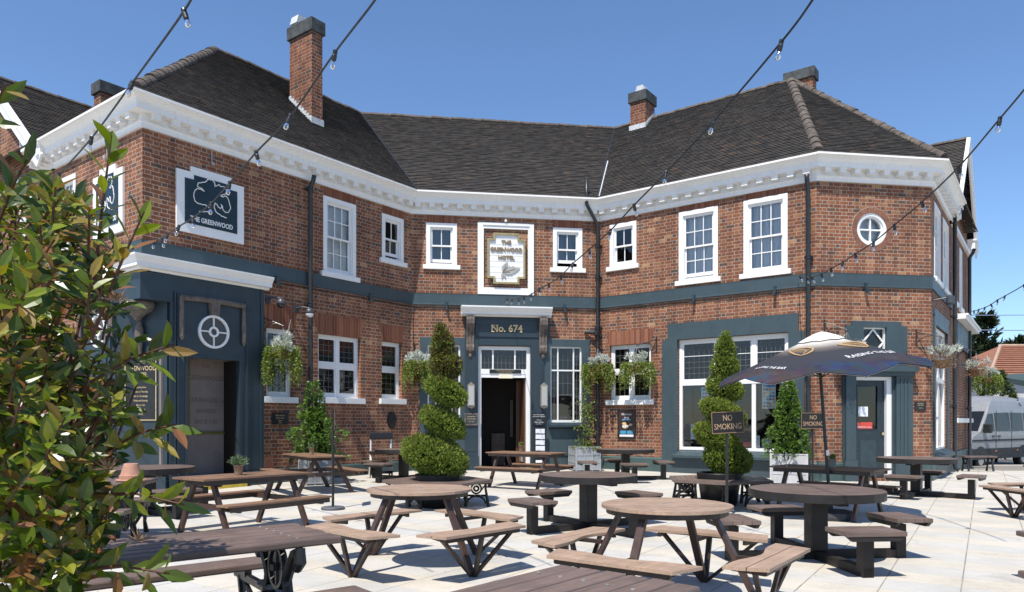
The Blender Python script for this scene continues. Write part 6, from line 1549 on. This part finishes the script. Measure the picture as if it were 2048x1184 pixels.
# central board
t = thing('hotel_sign', 'white painted frame and gold edged hotel board above the entrance', 'sign', (0,0,0), world=True)
fr = MB(); frame_ring(fr, WM, 1.86, 3.46, 5.04, 7.06, .17, -.01, .06, .19); WM.box(fr, 2.0, 3.32, 6.98, 7.03, .06, .085); fr.build('frame', WHITE, t)
a, b, c, d = 2.12, 3.20, 5.33, 6.76; o_ = notched(a, b, c, d, .17, .16); i_ = notched(a+.05, b-.05, c+.05, d-.05, .17, .16)
OLIVE = noisy('olive_gold_edge', (.30,.26,.13), .25, 8, .5)
mb = MB(); mb.ring(o_, i_, WM.fn(), .05, .13); mb.build('edge_moulding', OLIVE, t); mb = MB(); mb.prism(i_, WM.fn(), .0, .085); bd = mb.build('board', WHITE, t)
ml = MB()
for k in range(1, 9): z = c+(d-c)*k/9; ml.box((0,0,0),(0,0,0)) if False else WM.box(ml, a+.06, b-.06, z-.004, z+.004, .084, .087)
ml.build('board_joint', mat('joint_grey', (.4,.38,.34)), bd)
for s_, z, h in (('THE',6.50,.15), ('GREENWOOD',6.29,.165), ('HOTEL',6.07,.15)): text(s_, h, wm(WM, (a+b)/2, z, .10), BRONZE, parent=bd, ext=.015, sx=.84 if len(s_) > 6 else 1., bold=.004)
LEAFG = noisy('grey_leaf_relief', (.36,.36,.34), .1, 9, .6)
def lobed(cx, cz, ang, L, W_, n=5):
    P_ = []; 
    for i in range(33):
        u = i/32; w_ = W_*math.sin(PI*u**.8)*(1+.14*math.sin(u*n*2*PI)); P_.append((u*L, w_))
    for i in range(31, 0, -1):
        u = i/32; w_ = W_*math.sin(PI*u**.8)*(1+.14*math.sin(u*n*2*PI)); P_.append((u*L, -w_))
    P_ = P_[::-1]; ca, sa = math.cos(ang), math.sin(ang); return [(cx+x*ca-y*sa, cz+x*sa+y*ca) for x, y in P_]
mb = MB(); k0 = (2.56, 5.66)
for ang, L, W_ in ((R(15),.50,.11), (R(66),.34,.075), (R(-98),.20,.03), (R(-62),.20,.03)): mb.prism(lobed(k0[0], k0[1], ang, L, W_), WM.fn(), .084, .115)
mb.build('oak_leaf_emblem', LEAFG, bd, uv=False); mb = MB()
for ang, L in ((R(15),.36), (R(66),.24), (R(2),.2)): mb.tube([WM.p(k0[0], k0[1], .118), WM.p(k0[0]+L*math.cos(ang), k0[1]+L*math.sin(ang), .118)], .007, 4)
mb.build('leaf_vein', BRONZE, bd, uv=False)
mb = MB(); mb.tube([WM.p(2.65,7.2,.05), WM.p(2.65,7.12,.05)], .01, 6); mb.lathe([(.01,7.07),(.04,7.09),(.04,7.13),(.015,7.15)], 10, Vector((*WM.p(2.65,0,.09).xy, 0))); mb.build('lamp_head', WHITE, t, uv=False)
# plaques and notices
def plaque(label, W, a, b, c, d, o=.0, lines=(), m=BLACK, name='plaque', edge=None, cat='plaque', lm=None, th=.02, grow=None):
    mb = MB(); W.box(mb, a, b, c, d, o-.005, o+th); t = mb.build(name, m); tag(t, label, cat, grow)
    if edge: e_ = MB(); frame_ring(e_, W, a, b, c, d, edge[1], o+th-.004, o+th+.01); e_.build('frame', edge[0], t)
    for z, h, s_ in lines: text(s_, h, wm(W, (a+b)/2, z, o+th), lm or GOLD, parent=t, ext=.001, sx=.8)
    return t
plaque('small black welcome plaque on the left wing below the first leaded window', WL, 2.93, 3.38, 1.39, 1.66, lines=[(1.60,.05,'Please come in'),(1.54,.05,'Enjoy a drink'),(1.48,.05,'with us'),(1.43,.04,'all day')])
t = tag(MB().prism([(6.69+.15*math.cos(2*PI*k/28)*(1.0 if abs(math.sin(2*PI*k/28)) < .8 else 1.1), 1.49+.235*math.sin(2*PI*k/28)) for k in range(28)], WL.fn(), 0, .035).build('plaque', BLACK), 'oval cast plaque on the brick near the entrance corner', 'plaque')
mb = MB(); n28 = [2*PI*k/28 for k in range(28)]; mb.ring([(6.69+.13*math.cos(q), 1.49+.21*math.sin(q)) for q in n28], [(6.69+.115*math.cos(q), 1.49+.19*math.sin(q)) for q in n28], WL.fn(), .03, .042); mb.build('rim', FRM_D, t)
plaque('stone framed opening hours tablet left of the entrance', WM, 1.48, 1.86, 1.35, 1.69, o=.112, lines=[(1.60,.045,'Licensing hours'),(1.53,.04,'Monday to Sunday'),(1.46,.04,'9am - 11pm')], m=noisy('tablet_dark', (.03,.04,.045)), edge=(STONE, .04))
plaque('black notice with white print right of the entrance', WM, 3.40, 3.78, 1.36, 1.70, o=.112, lines=[(1.65,.04,'Please drink responsibly'),(1.60,.04,'and respect our neighbours'),(1.50,.04,'Thank you'),(1.44,.06,'Table service'),(1.39,.035,'available here')], m=BLACK, lm=WPRT)
plaque('black plaque on the chamfered wall right of the side door', WC, 2.58, 2.89, 1.72, 1.95, lines=[(1.90,.035,'No ball games'),(1.86,.035,'on this terrace'),(1.79,.03,'thank you')])
plaque('tall black and gold menu board on the splayed porch corner', WK, WK.L-.92, WK.L-.22, 1.48, 2.80, o=.045, lines=[(2.66,.12,'THE'),(2.53,.13,'GREENWOOD'),(2.40,.12,'HOTEL')] + [(2.15-.09*k,.05,s_) for k, s_ in enumerate(('Opening times','Sunday to Thursday','8am to 12 midnight','Friday and Saturday','8am to 1am','food served','all day'))], edge=(GOLD, .014), cat='menu board', name='menu_board')
pb = plaque('black framed afternoon deals poster on the brick right of the corner pipe', WR, .62, 1.17, .97, 1.78, lines=[(1.66,.095,'Afternoon'),(1.57,.095,'deals')], m=mat('poster_brown', (.05,.03,.025), .3), edge=(BLACK, .035), lm=WPRT, cat='poster', name='poster', th=.03)
for q, (a, b, c, d, cl) in enumerate(((.76,1.03,1.49,1.525,(.10,.30,.50)), (.70,.88,1.11,1.20,(.05,.28,.45)), (.91,1.09,1.11,1.20,(.05,.28,.45)), (.68,1.11,1.03,1.09,(.7,.7,.72)))):
    mb = MB(); WR.box(mb, a, b, c, d, .03, .033); mb.build('print_block', mat('poster_block', cl, .5), pb)
for cu, cz, r1_, cl in ((.86,1.32,.10,(.62,.60,.55)), (1.03,1.37,.05,(.5,.42,.35)), (.83,1.40,.07,(.62,.45,.2)), (.87,1.31,.055,(.65,.55,.42)), (1.02,1.37,.03,(.25,.08,.05))):
    mb = MB(); mb.prism([(cu+r1_*math.cos(2*PI*k/16), cz+r1_*.55*math.sin(2*PI*k/16)) for k in range(16)], WR.fn(), .03, .033+.001*(10-r1_*80)); mb.build('food_picture', mat('food_tone', cl, .6), pb)
# no smoking signs on posts
def smoke_sign(label, x, y, rz, lean=0, h=1.445, roll=0.):
    t = thing('no_smoking_sign', label, 'sign', (x, y, gz(x,y)), rz, 'no smoking signs on black posts'); t.rotation_euler = (0, lean, rz)
    mb = MB(); mb.lathe([(.19,0),(.195,.03),(.18,.045),(.03,.05)], 26); mb.build('base', noisy('sign_base', (.10,.105,.12), .2, 8, .6), t, uv=False)
    mb = MB(); mb.tube([(0,0,.04),(0,0,h-.14)], .022, 10); mb.build('post', BLACK, t, uv=False)
    Mr = Matrix.Translation((0,-.02,h)) @ Matrix.Rotation(roll, 4, 'Y')
    mb = MB(); mb.box((-.25,-.015,-.165), (.25,.015,.165)); 
    for v in mb.v: v.xyz = Mr @ v
    pl_ = mb.build('sign_plate', noisy('sign_face', (.014,.012,.012), .2, 4, .25), t, bevel=.004)
    f = MB(); 
    for (x0,z0,x1,z1) in ((-.25,-.165,.25,-.153),(-.25,.153,.25,.165),(-.25,-.153,-.238,.153),(.238,-.153,.25,.153)): f.box((x0,-.022,z0),(x1,-.0155,z1))
    for v in f.v: v.xyz = Mr @ v
    f.build('sign_edge', noisy('copper_edge', (.20,.13,.08), .2), pl_)
    for s_, z in (('NO',.065), ('SMOKING',-.065)):
        M = Mr @ Matrix.Translation((0,-.0165,z)) @ Matrix.Rotation(PI/2, 4, 'X'); text(s_, .125, M, noisy('copper_letter', (.40,.27,.17), .1), parent=pl_, ext=.001, sx=.76)
    return t
smoke_sign('no smoking sign in front of the right spiral topiary', 3.27, 11.1, R(3), roll=R(-3)); smoke_sign('no smoking sign behind the umbrella pole by the right drainpipe', 6.22, 15.1, 0); smoke_sign('no smoking sign seen edge-on, left of the left spiral topiary', -2.97, 12.1, R(100), 0, 1.5)
# leaflet rack, wall lamps, cameras
t = thing('leaflet_rack', 'black rack of white leaflets against the right door pilaster', 'leaflet rack', WM.p(3.60,.1,.24), A45)
mb = MB(); mb.box((-.17,-.03,0),(-.15,.03,1.22)); mb.box((.15,-.03,0),(.17,.03,1.22)); mb.box((-.15,.01,.0),(.15,.03,1.2)); mb.build('rack_frame', BLACK, t)
for k in range(5): mb = MB(); z = .38+.16*k; mb.box((-.13,-.06+.008*k,z),(.13,-.045+.008*k,z+.13)); mb.box((-.11,-.067+.008*k,z+.015),(-.01,-.061+.008*k,z+.10)); mb.build('leaflet', mat('leaflet_paper', (.66,.68,.72), .6), t)
mb = MB(); mb.box((-.13,-.05,.2),(.13,-.03,.27)); mb.build('leaflet', WHITE, t)
for k, (u, lab) in enumerate(((1.66,'glass wall lantern on the left side of the entrance'), (3.73,'glass wall lantern on the right side of the entrance'))):
    t = thing('wall_lamp', lab, 'wall lamp', WM.p(u,1.85,.112), A45, 'pair of wall lanterns by the entrance'); mb = MB()
    mb.prism([(-.10,.03),(.10,.03),(.10,.62),(0,.71),(-.10,.62)], lambda a, b, o: (a, -o, b), .0, .11); mb.box((-.09,-.10,0),(.09,-.01,.03)); mb.lathe([(.01,-.04),(.05,-.02),(.06,.0)], 10, (0,-.06,0)); mb.build('housing', noisy('aged_stone_metal', (.22,.19,.16), .3, 9, .6), t)
    mb = MB(); mb.box((-.075,-.122,.06),(.075,-.111,.60)); mb.build('lamp_glass', mat('milky_glass', (.36,.37,.36), .15, .6), t)
def dome(label, W, u, z, o, m1, m2, nm='security_camera'):
    t = thing(nm, label, 'camera' if nm == 'security_camera' else 'floodlight', W.p(u, z, .0), 0, world=True); mb = MB(); mb.tube([W.p(u-.15,z+.12,.0), W.p(u-.12,z+.14,o*.6), W.p(u,z+.12,o)], .022, 8); W.box(mb, u-.21, u-.09, z+.02, z+.2, 0, .03); mb.build('bracket', m1, t, uv=False)
    c = W.p(u,z,o); mb = MB(); mb.lathe([(.03,.12),(.085,.09),(.10,.02),(.10,-.01)], 16, c); mb.build('housing', m1, t, uv=False, smooth=True); mb = MB(); mb.lathe([(.095,-.01),(.085,-.05),(.05,-.09),(.01,-.10)], 16, c); mb.build('lens_dome', m2, t, uv=False, smooth=True)
DKG = noisy('dark_grey_plastic', (.05,.055,.065), .2, 8, .4)
dome('grey dome camera on the left wing beside the porch cornice', WL, 2.98, 4.12, .30, DKG, mat('smoked_dome', (.01,.01,.012), .08, .7)); dome('white floodlight on the left drainpipe', WL, 3.75, 4.0, .32, DKG, WHITE, 'floodlight')
t = thing('security_camera', 'black bullet camera on the corner drainpipe right of the entrance', 'camera', WR.p(.02,3.98,.2), 0, world=True); mb = MB(); mb.tube([WR.p(.0,4.0,.22), WR.p(-.28,4.02,.36)], [.06,.045], 12); mb.build('housing', BLACK, t, uv=False); mb = MB(); mb.lathe([(.07,-.06),(.075,0),(.07,.06)], 12, WR.p(.02,3.98,.22)); mb.build('mount', BLACK, t, uv=False)
t = thing('wall_lamp', 'black lamp on an arm at the top of the right corner, under the string course', 'wall lamp', WS.p(.3,4.5,0), 0, world=True); mb = MB(); mb.tube([WS.p(.15,4.45,.0), WS.p(.2,4.5,.35)], .018, 6); mb.build('arm', BLACK, t, uv=False); mb = MB(); mb.lathe([(.05,.14),(.09,.1),(.10,-.06),(.07,-.1)], 12, WS.p(.22,4.42,.38)); mb.build('housing', DKG, t, uv=False)
# small clips and cable under the string course
for k, (W, u) in enumerate(((WL,3.05),(WL,5.9),(WM,.98),(WM,4.35),(WR,2.9),(WR,5.0),(WC,1.25))):
    mb = MB(); W.box(mb, u-.03, u+.03, 4.60, 4.80, .04, .10); W.box(mb, u-.03, u+.03, 4.56, 4.62, .10, .16); mb.build('hook_bracket', TEAL_D, PUB)
mb = MB()
for W, a, b in ((WL,2.9,7.4), (WM,.05,5.3), (WR,.1,5.9)):
    mb.tube([W.p(a+(b-a)*k/12, 4.66-.03*math.sin(k*1.3)**2, .03) for k in range(13)], .012, 5)
mb.tube([WM.p(.10,4.66,.03), WM.p(.06,4.3,.015), WM.p(.07,3.4,.012)], .008, 4); mb.build('wall_cable', BLACK, PUB, uv=False)
# ---- folded high chair by the left wing
t = thing('high_chair', 'black and white folding high chair against the left wing', 'high chair', (-3.28, 18.2, gz(-3.28,18.2)), R(20)); A_ = lambda y, z: y
for sx in (-1, 1):
    mb = MB(); mb.tube([(sx*.25,.16,.0),(sx*.25,-.05,.62),(sx*.25,-.08,1.02)], .024, 8); mb.build('leg', WHITE, t, uv=False); mb = MB(); mb.tube([(sx*.25,-.22,.0),(sx*.25,-.02,.6)], .024, 8); mb.build('leg', WHITE, t, uv=False)
mb = MB(); mb.box((-.28,-.14,.95),(.28,-.06,1.12)); mb.build('backrest', BLACK, t, bevel=.02, uv=False)
mb = MB(); mb.box((-.28,-.34,.58),(.28,-.02,.66)); mb.build('seat', BLACK, t, bevel=.02, uv=False)
mb = MB(); mb.box((-.26,-.26,.10),(.26,-.20,.17)); mb.box((-.26,.12,.08),(.26,.17,.14)); mb.build('footrest', BLACK, t, uv=False)
